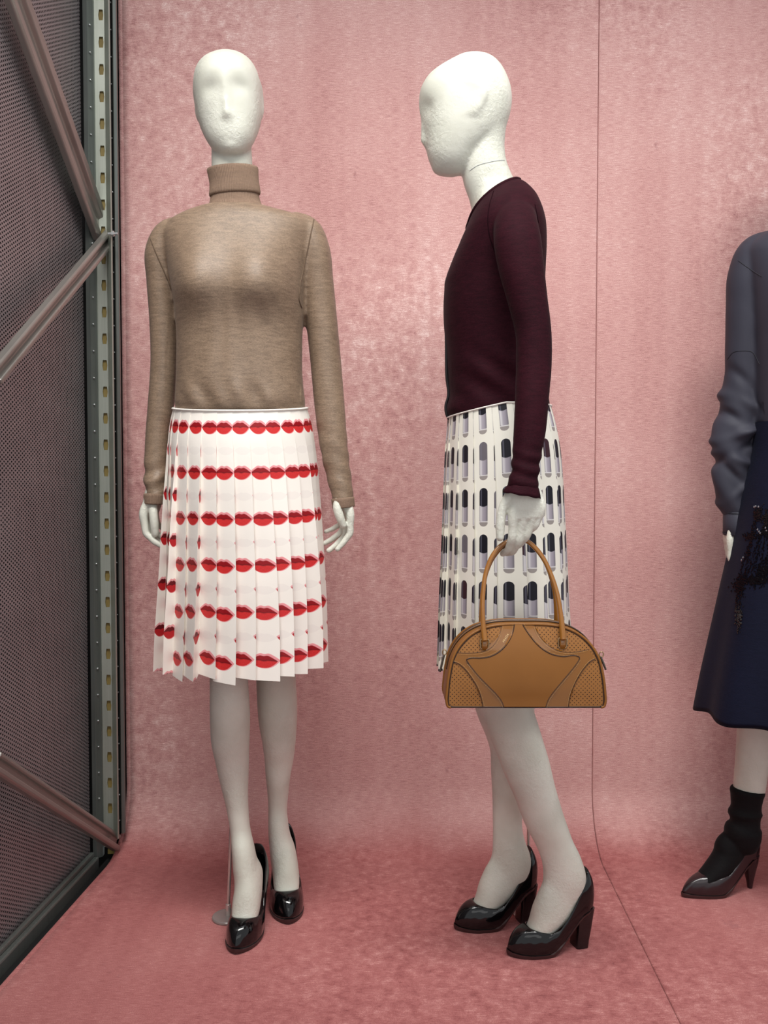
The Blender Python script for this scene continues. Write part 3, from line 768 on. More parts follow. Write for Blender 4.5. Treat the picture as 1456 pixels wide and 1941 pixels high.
me = remesh(mb, 0.0042, 14, 0.5)
a = co_get(me)
# soft drag folds: blousing above the waistband, forearm creases
def gauss(d, s): return np.exp(-(d/s)**2)
zw = L1(0, 775)[2]; x, y, z = a[:, 0], a[:, 1], a[:, 2]
inner = np.abs(x) < 0.15
blouse = gauss(z-zw-0.02, 0.03)*inner
a[:, 1] -= np.where(y < 0, 1, 0)*blouse*0.0045*(np.sin(x*62+1.0)+0.6*np.sin(x*118+z*40))
fold = gauss(z-zw-0.12, 0.10)*inner*np.where(y < 0, 1, 0)
a[:, 1] -= fold*0.0010*np.sin((x*1.0+np.abs(z-zw)*0.5*np.tanh(x/.05))*70)
for side_, ap, amp in ((-1, ARM1R, 0.0034), (1, ARM1L, 0.0010)):
    on = (x*side_ > 0.135)
    zc = L1(0, 895)[2]
    k = gauss(z-zc+(0.02 if side_ < 0 else 0), 0.038 if side_ < 0 else 0.10)*on
    ph = z*150+y*70*side_+x*60*side_
    cen = np.interp(z, [q[2] for q in arm_path(ap, L1)][::-1], [q[0] for q in arm_path(ap, L1)][::-1])
    dx = x-cen; rr = np.maximum(np.hypot(dx, y-0.02), 1e-4)
    dsp = k*amp*np.sin(ph); a[:, 0] += dx/rr*dsp; a[:, 1] += (y-0.02)/rr*dsp
co_set(me, a)
sweater = obj('turtleneck_sweater', me, M_TAUPE, man1)
sweater['label'] = 'fine knit taupe turtleneck sweater'
# armhole seams
surface_seam(sweater, me, [(597, 407), (592, 430), (584, 470), (575, 510), (568, 545), (567, 570), (572, 584)], lambda q: q-B1, 'armhole_seam', M_TAUPE_SEAM)
surface_seam(sweater, me, [(285, 450), (296, 480), (311, 515), (325, 548), (333, 575), (336, 588)], lambda q: q-B1, 'armhole_seam', M_TAUPE_SEAM)
# ribbed roll collar: inner stand, then the folded roll
def collar_row(py, xl, xr, k=1.0, dy=0.016, dep=0.92):
    p, q = L1(xl, py), L1(xr, py); r = (q[0]-p[0])/2
    return (((p[0]+q[0])/2, dy, p[2]), r, r*dep, np.array((1, 0, 0.06)), np.array((0, 1, 0.10)), k)
rows = [collar_row(*r) for r in [(398, 384, 504, .3, .014, 1.0), (392, 389, 498, .8, .014, 1.0), (386, 393, 493), (378, 396, 490), (368, 398, 488), (350, 399, 487), (330, 398, 486)]]
obj('collar_stand', rib_ring_surface(rows, 92, 0.0011), M_TAUPE_RIB, sweater)
rows = [collar_row(*r) for r in [(328, 399, 481, 1), (318, 396, 482, 1), (314.5, 393, 484, 1), (315.5, 391, 486, 1), (320, 391.5, 487, 1), (330, 394, 487), (342, 396, 488), (354, 396, 490), (362, 395, 491), (366, 396, 490.5), (367, 398, 488.5), (363, 400, 486)]]
obj('rolled_collar', rib_ring_surface(rows, 92, 0.0011), M_TAUPE_RIB, sweater)
def cuff(parent, top, bot, r0, r1, nr, mat, flare=0.0):
    t = np.array(bot)-np.array(top); ln = np.linalg.norm(t); t /= ln
    a_ = np.array((1, 0, 0.0)); a_ = a_-t*np.dot(a_, t); a_ /= np.linalg.norm(a_); b_ = np.cross(t, a_)
    rows = []
    for s, dr, k in [(0, -.002, .2), (0.06, 0, 1), (.3, 0, 1), (.6, 0, 1), (.9, 0.0003, 1), (1.0, 0.0, .8), (1.02, -.0015, .5), (.9, -.003, .2)]:
        rows.append((np.array(top)+t*ln*s, r0+(r1-r0)*s+dr, (r0+(r1-r0)*s)*1.48+dr, a_, b_, k))
    return obj('cuff', rib_ring_surface(rows, nr, 0.0009), mat, parent)
cuff(sweater, L1(295, 935, 2.13), L1(294.5, 955, 2.13), .0248, .0240, 46, M_TAUPE_RIB)
cuff(sweater, L1(649.5, 943, 2.13), L1(651.5, 962, 2.13), .0252, .0245, 46, M_TAUPE_RIB)
# skirt
def rowS(py, xl, xr, yf, yb): return row1(py, xl, xr, yf, yb)
SK1 = [rowS(*r) for r in [(772, 333, 581, -.128, .112), (800, 327, 589, -.134, .120), (850, 322, 597, -.142, .130), (890, 320, 601, -.147, .136), (980, 315, 607, -.156, .146),
                          (1060, 312, 611, -.162, .154), (1140, 308, 614, -.168, .160), (1200, 305, 615, -.172, .164), (1256, 303, 616, -.175, .168)]]
sk1 = pleated_skirt('pleated_skirt', man1, SK1, 27, M_LIPS, 0.074, 0.036, 0.07, 0.28, 0.0200, 0.014, phase=0.06, seed=4)
sk1['label'] = 'white satin knife-pleated skirt printed with rows of red lips'
# waistband edge
m = MB(); th = np.linspace(0, 2*math.pi, 90, endpoint=False); z_, cx_, a_, yf_, yb_ = SK1[0]
tube(m, [(cx_+(a_+.0012)*math.cos(t), (yf_+yb_)/2+((yb_-yf_)/2+.0012)*math.sin(t), z_-0.002-0.014*max(0, -math.sin(t)), .0024, .004) for t in th], m=8, side=(0, 0, 1), closed=True, smooth=False)
obj('waistband_edge', m, M_SATIN, sk1)
# body
body = MB(); loft(body, torso_rings(TORSO1[2:-1], 50, inset=0.010)); 
loft(body, torso_rings([(L1(0, p)[2], 0.0, w_, -d, d*.95) for p, w_, d in [(1000, .14, .11), (940, .15, .115), (880, .145, .11), (800, .125, .095), (760, .118, .092)]], 30))
rings, HH = head_rings()
chin = L1(440.6, 305.5)
M = Matrix.Translation((chin[0], 0.024, chin[2])) @ Matrix.Rotation(math.radians(-5), 4, 'Y') @ Matrix.Rotation(math.radians(-3), 4, 'X') @ Matrix.Rotation(math.radians(4), 4, 'Z') @ Matrix.Scale(0.965, 4)
loft(body, [xform(r, M).tolist() for r in rings])
tube(body, [(*L1(441, 430)[[0]], 0.03, L1(0, 430)[2], .056), (L1(440, 380)[0], 0.024, L1(0, 380)[2], .0475), (L1(438, 320)[0], 0.018, L1(0, 320)[2], .0455), (L1(436, 270)[0], 0.02, L1(0, 270)[2], .044)], n=20, m=32)
def leg_rows(rows, Lf, dep=1.06):
    out = []
    for py, xl, xr, Y in rows:
        dp = float(np.interp(py, [1400, 1540, 1602, 1650, 1690], [dep, 1.2, 1.45, 1.58, 1.5]))
        p, q = Lf(xl, py, Y), Lf(xr, py, Y); out.append((*((p+q)/2), (q[0]-p[0])/2, (q[0]-p[0])/2*dp))
    return out
t1a, h1a = Fl(446, 1811), Fl(491, 1730); t1b, h1b = Fl(548, 1754), None
dirb = np.array((-0.034, 0.2, 0)); h1b = t1b+dirb
def shoe_ang(t, h): d = h-t; return math.atan2(-d[0], d[1])
an1a, an1b = shoe_ang(t1a, h1a), shoe_ang(t1b, h1b)
LEG1R = [(1000, 380, 462, 2.11), (1100, 388, 466, 2.10), (1200, 396, 470, 2.09), (1292, 398, 470, 2.085), (1336, 398, 473, 2.095), (1370, 398.5, 474, 2.105), (1403, 400.5, 473, 2.115), (1436, 407.5, 472, 2.125), (1469, 414.5, 471.5, 2.13),
         (1503, 423, 470.5, 2.13), (1536, 430.5, 471.5, 2.13), (1558, 434, 473, 2.13), (1580, 436.5, 476.5, 2.13), (1602, 438, 482, 2.125), (1624, 440, 486, 2.122), (1650, 442, 488, 2.119), (1668, 444, 487, 2.117), (1690, 446, 487, 2.110)]
LEG1L = [(1000, 470, 556, 2.15), (1100, 478, 560, 2.16), (1200, 484, 561, 2.175), (1292, 486, 561, 2.19), (1336, 488, 563.5, 2.20), (1370, 491, 563, 2.21), (1403, 497, 561, 2.22), (1436, 501, 557, 2.235), (1469, 503.5, 551, 2.24),
         (1503, 507, 547, 2.25), (1536, 508, 545, 2.255), (1558, 507.5, 547, 2.255), (1580, 508, 550, 2.258), (1602, 510, 555, 2.258), (1624, 512, 559, 2.254), (1650, 516, 562, 2.250), (1670, 519, 563, 2.244)]
for LG, tt_, an in ((LEG1R, t1a, an1a), (LEG1L, t1b, an1b)):
    tube(body, leg_rows(LG, L1), n=80, m=28, side=(1, 0, 0), cap=0.7)
    foot_tube(body, tt_-B1, an)
bme = remesh(body, 0.0036, 5, 0.5); relax(bme, lambda a: 1-sstep(a[:, 2], .20, .27), 40)
full = MB(); me_to_mb(full, bme); bpy.data.meshes.remove(bme)
c1 = [(26, 60, 74), (28, 64, 78), (30, 67, 82), (32, 70, 86)]
w1r = L1(296, 909, 2.135)
hm = remesh(hand_mb(False, w1r, c1, fore=L1(298, 850, 2.14), ry=math.radians(13), rz=math.radians(-12), thumb=[(0.004, -0.010, -0.030, .0115), (0.012, -0.020, -0.050, .0115), (0.022, -0.029, -0.068, .0100), (0.031, -0.031, -0.092, .0096), (0.037, -0.029, -0.114, .0082)]), 0.0016, 4)
me_to_mb(full, hm)
c2 = [(14, 48, 54), (22, 58, 66), (30, 66, 74), (34, 72, 80)]
w1l = L1(646, 908, 2.135)
hm = remesh(hand_mb(True, w1l, c2, fore=L1(635, 850, 2.138), ry=math.radians(-11), rz=math.radians(14), thumb=[(0.004, -0.010, -0.028, .0115), (0.016, -0.022, -0.044, .0115), (0.026, -0.032, -0.060, .0104), (0.025, -0.036, -0.082, .0098), (0.021, -0.034, -0.100, .0082)]), 0.0016, 4)
me_to_mb(full, hm)
obj('body', full, M_WAX, man1)
PAT = (M_PATENT, M_SOLE, M_HEELMAT)
for t, an in ((t1a, an1a), (t1b, an1b)):
    sh = build_shoe(man1, t-B1, an, PAT); sh['label'] = 'black patent leather block heel pump'
# support rod with a glass disc
def support(parent, base, ztop, Bo, lean=(0, 0)):
    r = empty_child('support_stand', parent, base-Bo, 0)
    m = MB(); tt = np.linspace(0, 2*math.pi, 48, endpoint=False); rr = [(.0, 0.0005), (.036, .0005), (.0375, .002), (.0375, .006), (.036, .0075), (.0, .0075)]
    loft(m, [[(max(q, 1e-4)*math.cos(t), max(q, 1e-4)*math.sin(t), z) for t in tt] for q, z in rr], caps=False); sharp(obj('glass_disc', m, M_GLASS, r), 40)
    m = MB(); tube(m, [(0, 0, .0075, .0068), (0, 0, .034, .0062)], n=4, m=16, cap=0.2, smooth=False); obj('collar', m, M_ROD, r)
    m = MB(); tube(m, [(0, 0, .03, .0040), (lean[0]*.5, lean[1]*.5, ztop*.5, .0040), (lean[0], lean[1], ztop, .0040)], n=8, m=14, cap=0.3); obj('rod', m, M_ROD, r)
support(man1, Fl(433, 1741), 0.34, B1, (0.012, 0.0))

# ================================================================== MANNEQUIN IN THE BURGUNDY CARDIGAN (seen from its left side, faces left)
Y2 = 2.09; B2 = np.array((P(950, 900, Y2)[0], Y2, 0.0))
man2 = empty('mannequin', B2, 'white mannequin in profile in burgundy cardigan and lipstick print skirt, holding a bag', 'mannequin', rz=-math.pi/2)
def L2(px, py, Y=Y2):
    q = P(px, py, Y)-B2; return np.array((-q[1], q[0], q[2]))
def W2L(q): q = np.asarray(q)-B2; return np.array((-q[1], q[0], q[2]))
def row2(py, xf, xb, a_): p, q = L2(xf, py), L2(xb, py); return (p[2], 0.0, a_, p[1], q[1])
T2 = [row2(*r) for r in [(830, 862, 1032, .112), (806, 858, 1036, .114), (790, 850, 1038, .117), (778, 845.5, 1040, .119), (768, 846.5, 1040, .119), (753, 851.5, 1037, .118), (716, 849, 1030, .117), (680, 847, 1024, .117),
                         (654, 845.5, 1021, .119), (617, 842, 1020, .122), (580, 841, 1023, .126), (543, 843, 1029, .130)]]
def slant_ring(pyf, xf, pyb, xb, a_, th=TH):
    f, b = L2(xf, pyf), L2(xb, pyb); c, s = np.cos(th), np.sin(th)
    x = a_*np.sign(c)*np.abs(c)**.9; k = 0.5*(1+np.sign(s)*np.abs(s)**.9); y = f[1]+(b[1]-f[1])*k
    return np.c_[x, y, f[2]+(b[2]-f[2])*np.clip(k, 0, 1)**0.5]
mb = MB(); R2 = torso_rings(T2, 60)
sl = [(536, 842.5, 530, 1031, .131), (518, 848, 505, 1032, .137), (500, 855, 480, 1033, .144), (483, 862, 458, 1033, .150), (470, 868, 440, 1032, .154), (460, 872, 426, 1030, .155), (450, 877, 410, 1026, .150), (444, 880, 395, 1021, .140), (440, 882, 380, 1015, .126),
      (437, 884, 366, 1006, .108), (435, 885.5, 354, 996, .090), (434, 886.5, 346, 984, .074)]
Rs = [slant_ring(*r) for r in sl]
def bust2(r):
    for s in (-1, 1):
        fr = r[:, 1] < 0
        r[:, 0] = r[:, 0]
    return r
loft(mb, R2+Rs)
ARM2 = [(978, 404, 1.990, .040, .036), (978, 424, 1.945, .044, .040), (981, 458, 1.915, .0475, .043), (988, 505, 1.900, .0455, .042), (1000, 567, 1.890, .0395, .040), (1011, 629, 1.880, .0355, .037), (1012, 691, 1.868, .0350, .035),
        (1008.5, 753, 1.852, .0330, .033), (1004.5, 813, 1.838, .0315, .030), (998, 868, 1.826, .0280, .027), (994, 905, 1.818, .0275, .025), (990, 928, 1.814, .0320, .026)]
def armrows2(A): return [(*L2(px, py, Y), ra, rb) for px, py, Y, ra, rb in A]
tube(mb, armrows2(ARM2), n=70, m=30, side=(0, 1, 0), cap=0.15)
FAR2 = [(-x_, y_, z_, ra, rb) for x_, y_, z_, ra, rb in armrows2(ARM2)]
tube(mb, FAR2, n=60, m=28, side=(0, 1, 0), cap=0.15)
me = remesh(mb, 0.0042, 9, 0.5)
a = co_get(me); x, y, z = a[:, 0], a[:, 1], a[:, 2]
zw = L2(950, 778)[2]
near = (np.abs(x) > 0.05)*(np.abs(x) < 0.14)
k = gauss(z-zw-0.06, 0.05)*near*gauss(y+0.02, 0.09)
a[:, 0] += np.sign(x)*k*0.005*np.sin((z*1.0+y*0.75)*95)
cb = L2(990, 900, 1.82)[2]; cuffz = gauss(z-cb-0.01, 0.035)*(np.abs(x) > 0.2)
a[:, 0] += np.sign(x)*cuffz*0.0022*np.sin(z*230+y*50); a[:, 1] += cuffz*0.0018*np.sin(z*230+1.0)
co_set(me, a)
cardi = obj('cardigan', me, M_BURG, man2); cardi['label'] = 'fine knit burgundy v-neck cardigan'
surface_seam(cardi, me, [(936, 362), (929, 385), (925, 420), (929, 450), (938, 478)], W2L, 'shoulder_seam', M_BURG_SEAM, 0.0010, 0.0002)
surface_seam(cardi, me, [(1014, 388), (1020, 420), (1021, 450), (1025, 500)], W2L, 'shoulder_seam', M_BURG_SEAM, 0.0010, 0.0002)
# button placket: a dark band down the centre front
pl_pts = [(0.0, L2(px, py)[1]-0.0015, L2(px, py)[2], .011, .0026) for px, py in [(850, 548), (847, 575), (846, 600), (846.5, 625), (847, 654), (848, 716), (851, 750), (846, 770), (848, 786), (856, 800)]]
m = MB(); tube(m, pl_pts, n=60, m=12, side=(1, 0, 0), p=3.5); obj('button_placket', m, M_BURG_TRIM, cardi)
# neckline band
nb = slant_ring(*sl[-1]); nb = [(p[0]*.985, p[1], p[2]-0.0015, .0045) for p in nb]
m = MB(); tube(m, nb, m=8, side=(0, 0, 1), closed=True, smooth=False); obj('neckline_band', m, M_BURG, cardi)
# cuffs: flared hem of the sleeve
for sgn in (1, -1):
    c0, c1_ = L2(991, 920, 1.815), L2(990, 939, 1.812); th = np.linspace(0, 2*math.pi, 60, endpoint=False); rings = []
    for s, ry, rx in [(0, .0290, .0245), (.35, .0325, .0265), (.7, .0350, .0280), (1, .0365, .0288), (1.02, .0352, .0275), (.7, .033, .026)]:
        c = c0+(c1_-c0)*s; rings.append([(sgn*(c[0]+rx*math.cos(t)), c[1]+ry*math.sin(t)-0.001*s, c[2]-0.006*math.sin(t)*s+.0008*math.sin(7*t)) for t in th])
    m = MB(); loft(m, rings, caps=False); obj('cuff', m, M_BURG, cardi)
# skirt
def rowS2(py, xf, xb, a_): p, q = L2(xf, py), L2(xb, py); return (p[2], 0.0, a_, p[1], q[1])
SK2 = [rowS2(*r) for r in [(770, 850, 1042, .128), (800, 848, 1050, .134), (845, 845, 1059, .141), (900, 843, 1064, .148), (964, 841, 1067, .155), (1060, 838, 1071, .164), (1130, 835, 1073, .169), (1200, 833, 1076, .173), (1262, 831, 1078, .176)]]
sk2 = pleated_skirt('pleated_skirt', man2, SK2, 18, M_STICK, 0.092, 0.047, 0.03, 0.20, 0.0085, 0.024, phase=0.10, seed=9, hem_jit=0.006, flutter=0.006)
sk2['label'] = 'ivory pleated skirt printed with rows of dark lipsticks'
m = MB(); z_, cx_, a_, yf_, yb_ = SK2[0]
th = np.linspace(0, 2*math.pi, 90, endpoint=False)
tube(m, [(cx_+(a_+.001)*math.cos(t), (yf_+yb_)/2+((yb_-yf_)/2+.001)*math.sin(t), z_-0.001-0.024*max(0, -math.sin(t)), .0018, .003) for t in th], m=8, side=(0, 0, 1), closed=True, smooth=False)
obj('waistband_edge', m, M_SATIN, sk2)
# body
body = MB()
T2b = T2+[row2(*r) for r in [(518, 848, 1030, .13), (483, 862, 1031, .138), (455, 874, 1028, .14), (430, 884, 1020, .13), (410, 890.5, 1012, .11), (390, 893, 1002, .085), (370, 893, 992, .065), (352, 890, 980, .055)]]
loft(body, torso_rings(T2b[2:12], 50, inset=0.010)); 
loft(body, torso_rings([(r[0], r[1], r[2]-.006, r[3]+.0035, r[4]-.010) for r in T2b[9:]], 50))
loft(body, torso_rings([(L2(950, p)[2], 0.0, w_, -d, d*.95) for p, w_, d in [(1000, .14, .10), (940, .145, .105), (880, .14, .10), (800, .118, .085), (760, .112, .085)]], 30))
hd = L2(760+640/4.853, 80+1228/4.853)
M = Matrix.Translation((0, hd[1], hd[2])) @ Matrix.Scale(1.0*Y2/2.12, 4)
loft(body, [xform(r, M).tolist() for r in head_rings()[0]])
NK = [(894, 999, 397), (886, 980, 362), (876, 967, 332), (874, 960, 305), (878, 958, 275), (890, 960, 250)]
tube(body, [(0, (L2(f_, p_)[1]+L2(b_, p_)[1])/2, L2(f_, p_)[2], .046 if p_ < 380 else .058, (L2(b_, p_)[1]-L2(f_, p_)[1])/2*.985) for f_, b_, p_ in NK], n=24, m=36, side=(1, 0, 0))
t2a, h2a = Fl(961, 1811), Fl(1107, 1789); t2b, h2b = Fl(861, 1762), Fl(1004, 1742)
def leg2(rows, Y):
    out = []
    for py, xf, xb in rows:
        p, q = L2(xf, py, Y), L2(xb, py, Y); out.append((*((p+q)/2), (q[1]-p[1])/2*float(np.interp(py, [1500, 1580, 1640, 1690], [.86, .76, .57, .52])), (q[1]-p[1])/2*.95))
    return out
LEG2N = [(1040, 890, 1010), (1150, 890, 1004), (1250, 890, 1002), (1300, 895, 1004), (1343, 908, 1012), (1400, 931, 1029), (1457, 953, 1046), (1500, 972, 1056), (1551, 991.5, 1071), (1580, 1006, 1081), (1606, 1017, 1091), (1633, 1024, 1106), (1652, 1025, 1113), (1668, 1026, 1117), (1690, 1023, 1108)]
LEG2F = [(1040, 880, 1010), (1150, 880, 1010), (1250, 882, 1012), (1300, 888, 1016), (1343, 900, 1017), (1385, 917, 1016), (1418, 926.5, 1014), (1457, 928.5, 1010), (1506, 931, 1003), (1551, 932, 992), (1578, 931, 994), (1604, 930, 1001), (1622, 928, 1009), (1640, 926, 1013), (1660, 922, 1006)]
for LG, Yl, t, h in ((LEG2N, 2.035, t2a, h2a), (LEG2F, 2.15, t2b, h2b)):
    tube(body, leg2(LG, Yl), n=70, m=28, side=(1, 0, 0), cap=0.6)
    tl, hl = W2L(t), W2L(h); foot_tube(body, tl, shoe_ang(tl, hl))
bme = remesh(body, 0.0036, 5, 0.5); relax(bme, lambda a: 1-sstep(a[:, 2], .20, .27), 40)
zn = L2(950, 262)[2]; yn = L2(915, 262)[1]; relax(bme, lambda a: gauss(a[:, 2]-zn, .05)*sstep(a[:, 1], yn, yn+.02), 40); full = MB(); me_to_mb(full, bme); bpy.data.meshes.remove(bme)
w2 = L2(994, 893, 1.815)
c3 = [(8, 34, 60), (10, 44, 78), (12, 48, 84), (14, 52, 86)]
sw = [(8, 17, 28), (15, 22, 28), (22, 27, 30), (27, 31, 33)]
hm = remesh(hand_mb(True, w2, c3, fore=L2(1000, 850, 1.829), rx=math.radians(5), sweep=sw, scale=1.04, spread=0.92, thumb=[(0.003, -0.012, -0.022, .0120), (0.004, -0.029, -0.042, .0105), (0.004, -0.043, -0.062, .0088), (0.004, -0.051, -0.092, .0088), (0.004, -0.054, -0.118, .0076)]), 0.0016, 3)
me_to_mb(full, hm)
w2f = np.array((-w2[0], w2[1], w2[2]))
hm = remesh(hand_mb(False, w2f, c1, fore=L2(1000, 850, 1.829)*np.array((-1, 1, 1))), 0.0024, 3); me_to_mb(full, hm)
bo2 = obj('body', full, M_WAX, man2)
M_JOINT = plain('joint_line', (168, 170, 168), rough=0.4)
surface_seam(bo2, bo2.data, [(891, 323), (905, 314), (925, 308), (943, 304.5), (956, 303.5)], W2L, 'neck_joint', M_JOINT, 0.0009, 0.0)
# joint ring where the head and neck meet
for t, h in ((t2a, h2a), (t2b, h2b)):
    tl, hl = W2L(t), W2L(h); sh = build_shoe(man2, tl, shoe_ang(tl, hl), PAT); sh['label'] = 'black patent leather block heel pump'
sb = Fl(1001, 1731); r = W2L(sb)
support(man2, np.array((r[0], r[1], 0.0)), 0.3, np.zeros(3), (0, 0.0))

# ================================================================== MANNEQUIN AT THE RIGHT EDGE (grey shirt, navy skirt)
def shirt_mat():
    g = G('charcoal_cotton'); c = g.coord('Object'); x, y, z = g.xyz(c)
    n = g.noise(c, 8.0, 3, 0.5); t = g.noise(g.vec(x, y, z*1.3), 520.0, 1, 0.5)
    g.set(color=g.mix(n, lin(46, 46, 55), lin(64, 64, 76)), rough=0.6, spec=0.25); g.bump(t, 0.12, 0.001); return g.mat
M_SHIRT = shirt_mat()
M_NAVY = knit('navy_wool', lin(11, 13, 29), lin(19, 23, 44), 0.4, 1.2, 0.02)
M_BEAD = plain('jet_bead', (8, 8, 12), rough=0.12, spec=0.7, coat=0.6)
M_SILVERBEAD = plain('silver_bead', (190, 192, 200), rough=0.2, metal=0.8)
Y3 = 2.30; B3 = np.array((P(1530, 900, Y3)[0], Y3, 0.0))
man3 = empty('mannequin', B3, 'mannequin cut off by the right edge in charcoal shirt and navy beaded skirt', 'mannequin')
def L3(px, py, Y=Y3): return P(px, py, Y)-B3
def row3(py, xl, xr, yf, yb): p, q = L3(xl, py), L3(xr, py); return (p[2], (p[0]+q[0])/2, (q[0]-p[0])/2, yf, yb)
mb = MB()
loft(mb, torso_rings([row3(*r) for r in [(840, 1440, 1625, -.115, .11), (790, 1436, 1630, -.118, .112), (720, 1432, 1636, -.12, .115), (640, 1428, 1640, -.125, .12), (580, 1424, 1645, -.13, .12), (520, 1418, 1650, -.12, .12),
     (480, 1416, 1652, -.10, .115), (456, 1428, 1640, -.085, .105), (438, 1455, 1612, -.07, .095), (425, 1485, 1580, -.055, .08), (415, 1495, 1570, -.05, .075)]], 70))
ARM3 = [(1468, 462, 2.33, .034, .042), (1432, 478, 2.33, .040, .050), (1418, 520, 2.33, .046, .052), (1414, 580, 2.335, .046, .050), (1413, 650, 2.34, .047, .048), (1411, 720, 2.345, .048, .047), (1404, 770, 2.35, .050, .047),
        (1394, 820, 2.35, .0545, .047), (1390, 862, 2.35, .050, .044), (1387, 900, 2.35, .0465, .041), (1388, 935, 2.35, .041, .038), (1392, 960, 2.35, .0335, .038), (1396, 974, 2.35, .0280, .036)]
tube(mb, [(*L3(px, py, Y), ra, rb) for px, py, Y, ra, rb in ARM3], n=80, m=32, side=(1, 0, 0), cap=0.2)
A3 = [(*L3(px, py, Y), ra, rb) for px, py, Y, ra, rb in ARM3]
tube(mb, [(-q[0], q[1], q[2], q[3], q[4]) for q in A3], n=80, m=32, side=(1, 0, 0), cap=0.2)
me = remesh(mb, 0.0045, 6, 0.5); a = co_get(me); x, y, z = a[:, 0], a[:, 1], a[:, 2]
# crisp cotton creases on the sleeves
for sg in (-1, 1):
    Aq = np.array([(sg*-1*q[0], q[1], q[2]) for q in A3]); 
    cen = np.interp(z, Aq[::-1, 2], Aq[::-1, 0]); dx = x-cen; dy = y-0.04; rr = np.maximum(np.hypot(dx, dy), 1e-4)
    on = (np.sign(x) == np.sign(Aq[6, 0]))*(np.abs(x) > 0.098)*(rr < 0.075)
    dsp = np.zeros_like(x)
    for py, amp, slope, wd in [(765, .0075, .55, .013), (800, -.007, .5, .014), (822, .0085, -.35, .012), (852, -.0075, -.55, .014), (872, .006, .35, .011), (905, -.005, .8, .012), (935, .004, -.8, .012), (730, -.004, .9, .016)]:
        zc = L3(1400, py)[2]; dsp += 1.6*amp*gauss(z-zc+slope*dx*sg*-1, wd)*(0.55+0.45*np.cos(np.arctan2(dx, -dy)*2+py))
    dsp += 0.003*np.sin(z*60+np.arctan2(dy, dx)*3)*gauss(z-L3(1400, 860)[2], .14)
    a[:, 0] += np.where(on, dx/rr*dsp, 0); a[:, 1] += np.where(on, dy/rr*dsp, 0)
co_set(me, a)
shirt = obj('shirt', me, M_SHIRT, man3); shirt['label'] = 'charcoal cotton shirt'
M_SHIRT_SEAM = plain('shirt_seam', (36, 36, 44), rough=0.8)
surface_seam(shirt, me, [(1400, 494), (1412, 503), (1428, 514), (1444, 524)], lambda q: q-B3, 'armhole_seam', M_SHIRT_SEAM, .0009, .0002)
surface_seam(shirt, me, [(1379, 681), (1390, 668), (1408, 665), (1425, 667), (1440, 690)], lambda q: q-B3, 'sleeve_seam', M_SHIRT_SEAM, .0009, .0002)
for sg in (1, -1):
    th = np.linspace(0, 2*math.pi, 48, endpoint=False); c0, c1_ = L3(1396, 968, 2.35), L3(1396, 1014, 2.345); rings = []
    for s, rx, ry in [(0, .0285, .036), (.02, .0305, .038), (.5, .0305, .040), (1, .0305, .041), (1.01, .029, .039), (.6, .028, .038)]:
        c = c0+(c1_-c0)*s; rings.append([(sg*(c[0]+rx*math.cos(t)), c[1]+ry*math.sin(t), c[2]+.002*math.sin(t)) for t in th])
    m = MB(); loft(m, rings, caps=False); cf = obj('cuff', m, M_SHIRT, shirt)
    for s in (0.06, 0.92):
        c = c0+(c1_-c0)*s; m = MB(); tube(m, [(sg*(c[0]+.0313*math.cos(t)), c[1]+.0405*math.sin(t), c[2]+.002*math.sin(t), .0007) for t in th], m=6, side=(0, 0, 1), closed=True, smooth=False); obj('stitching', m, M_SHIRT_SEAM, shirt)
# A-line skirt with soft flares
SKT = [(800, 1434, 1626, .118), (850, 1430, 1635, .130), (930, 1412, 1656, .158), (978, 1402, 1668, .170), (1066, 1386, 1690, .196), (1113, 1376, 1700, .208), (1214, 1355, 1722, .235), (1333, 1331, 1742, .258), (1352, 1328, 1745, .262)]
zs_ = [L3(1530, r[0])[2] for r in SKT]; q = np.linspace(max(zs_), min(zs_), 60)
V = spline(zs_, [(((L3(r[1], r[0])+L3(r[2], r[0]))/2)[0], (L3(r[2], r[0])-L3(r[1], r[0]))[0]/2, r[3]) for r in SKT], q)
th = np.linspace(0, 2*math.pi, 240, endpoint=False); rings = []
for z_, (cx_, aa, bb) in zip(q, V):
    t = (q[0]-z_)/(q[0]-q[-1]); r_ = 1+t**1.3*(0.030*np.sin(th*9+.8)+0.018*np.sin(th*5+2.0))
    rings.append(np.c_[cx_+aa*r_*np.cos(th), bb*r_*np.sin(th), z_-t*t*(0.005*np.sin(th*9+.8)+0.004*np.sin(3*th))].tolist())
rings.append([(p[0]*.995, p[1]*.99, p[2]+.004) for p in rings[-1]])
m = MB(); loft(m, rings, caps=False); sk3 = obj('flared_skirt', m, M_NAVY, man3); sk3['label'] = 'navy flared skirt with black bead embroidery'
# bead embroidery: dangling strands and clusters
from mathutils.bvhtree import BVHTree
bm_ = bmesh.new(); bm_.from_mesh(sk3.data); TREE = BVHTree.FromBMesh(bm_); bm_.free()
def on_skirt(px, py):
    o_ = Vector((0, 0, CZ))-Vector(B3); d_ = Vector(ray(px, py)); h_ = TREE.ray_cast(o_, d_)
    return (h_[0], h_[1]) if h_[0] else (None, None)
bead = MB(); tt = np.linspace(0, 2*math.pi, 6, endpoint=False)
def add_bead(mbx, p, n_, r):
    p = Vector(p)+Vector(n_)*r*.6
    mbx.add([(p.x+dx*r, p.y+dy*r, p.z+dz*r) for dx, dy, dz in ((1, 0, 0), (-1, 0, 0), (0, 1, 0), (0, -1, 0), (0, 0, 1.3), (0, 0, -1.3))],
            [(0, 2, 4), (2, 1, 4), (1, 3, 4), (3, 0, 4), (2, 0, 5), (1, 2, 5), (3, 1, 5), (0, 3, 5)])
sil = MB(); rb = random.Random(3)
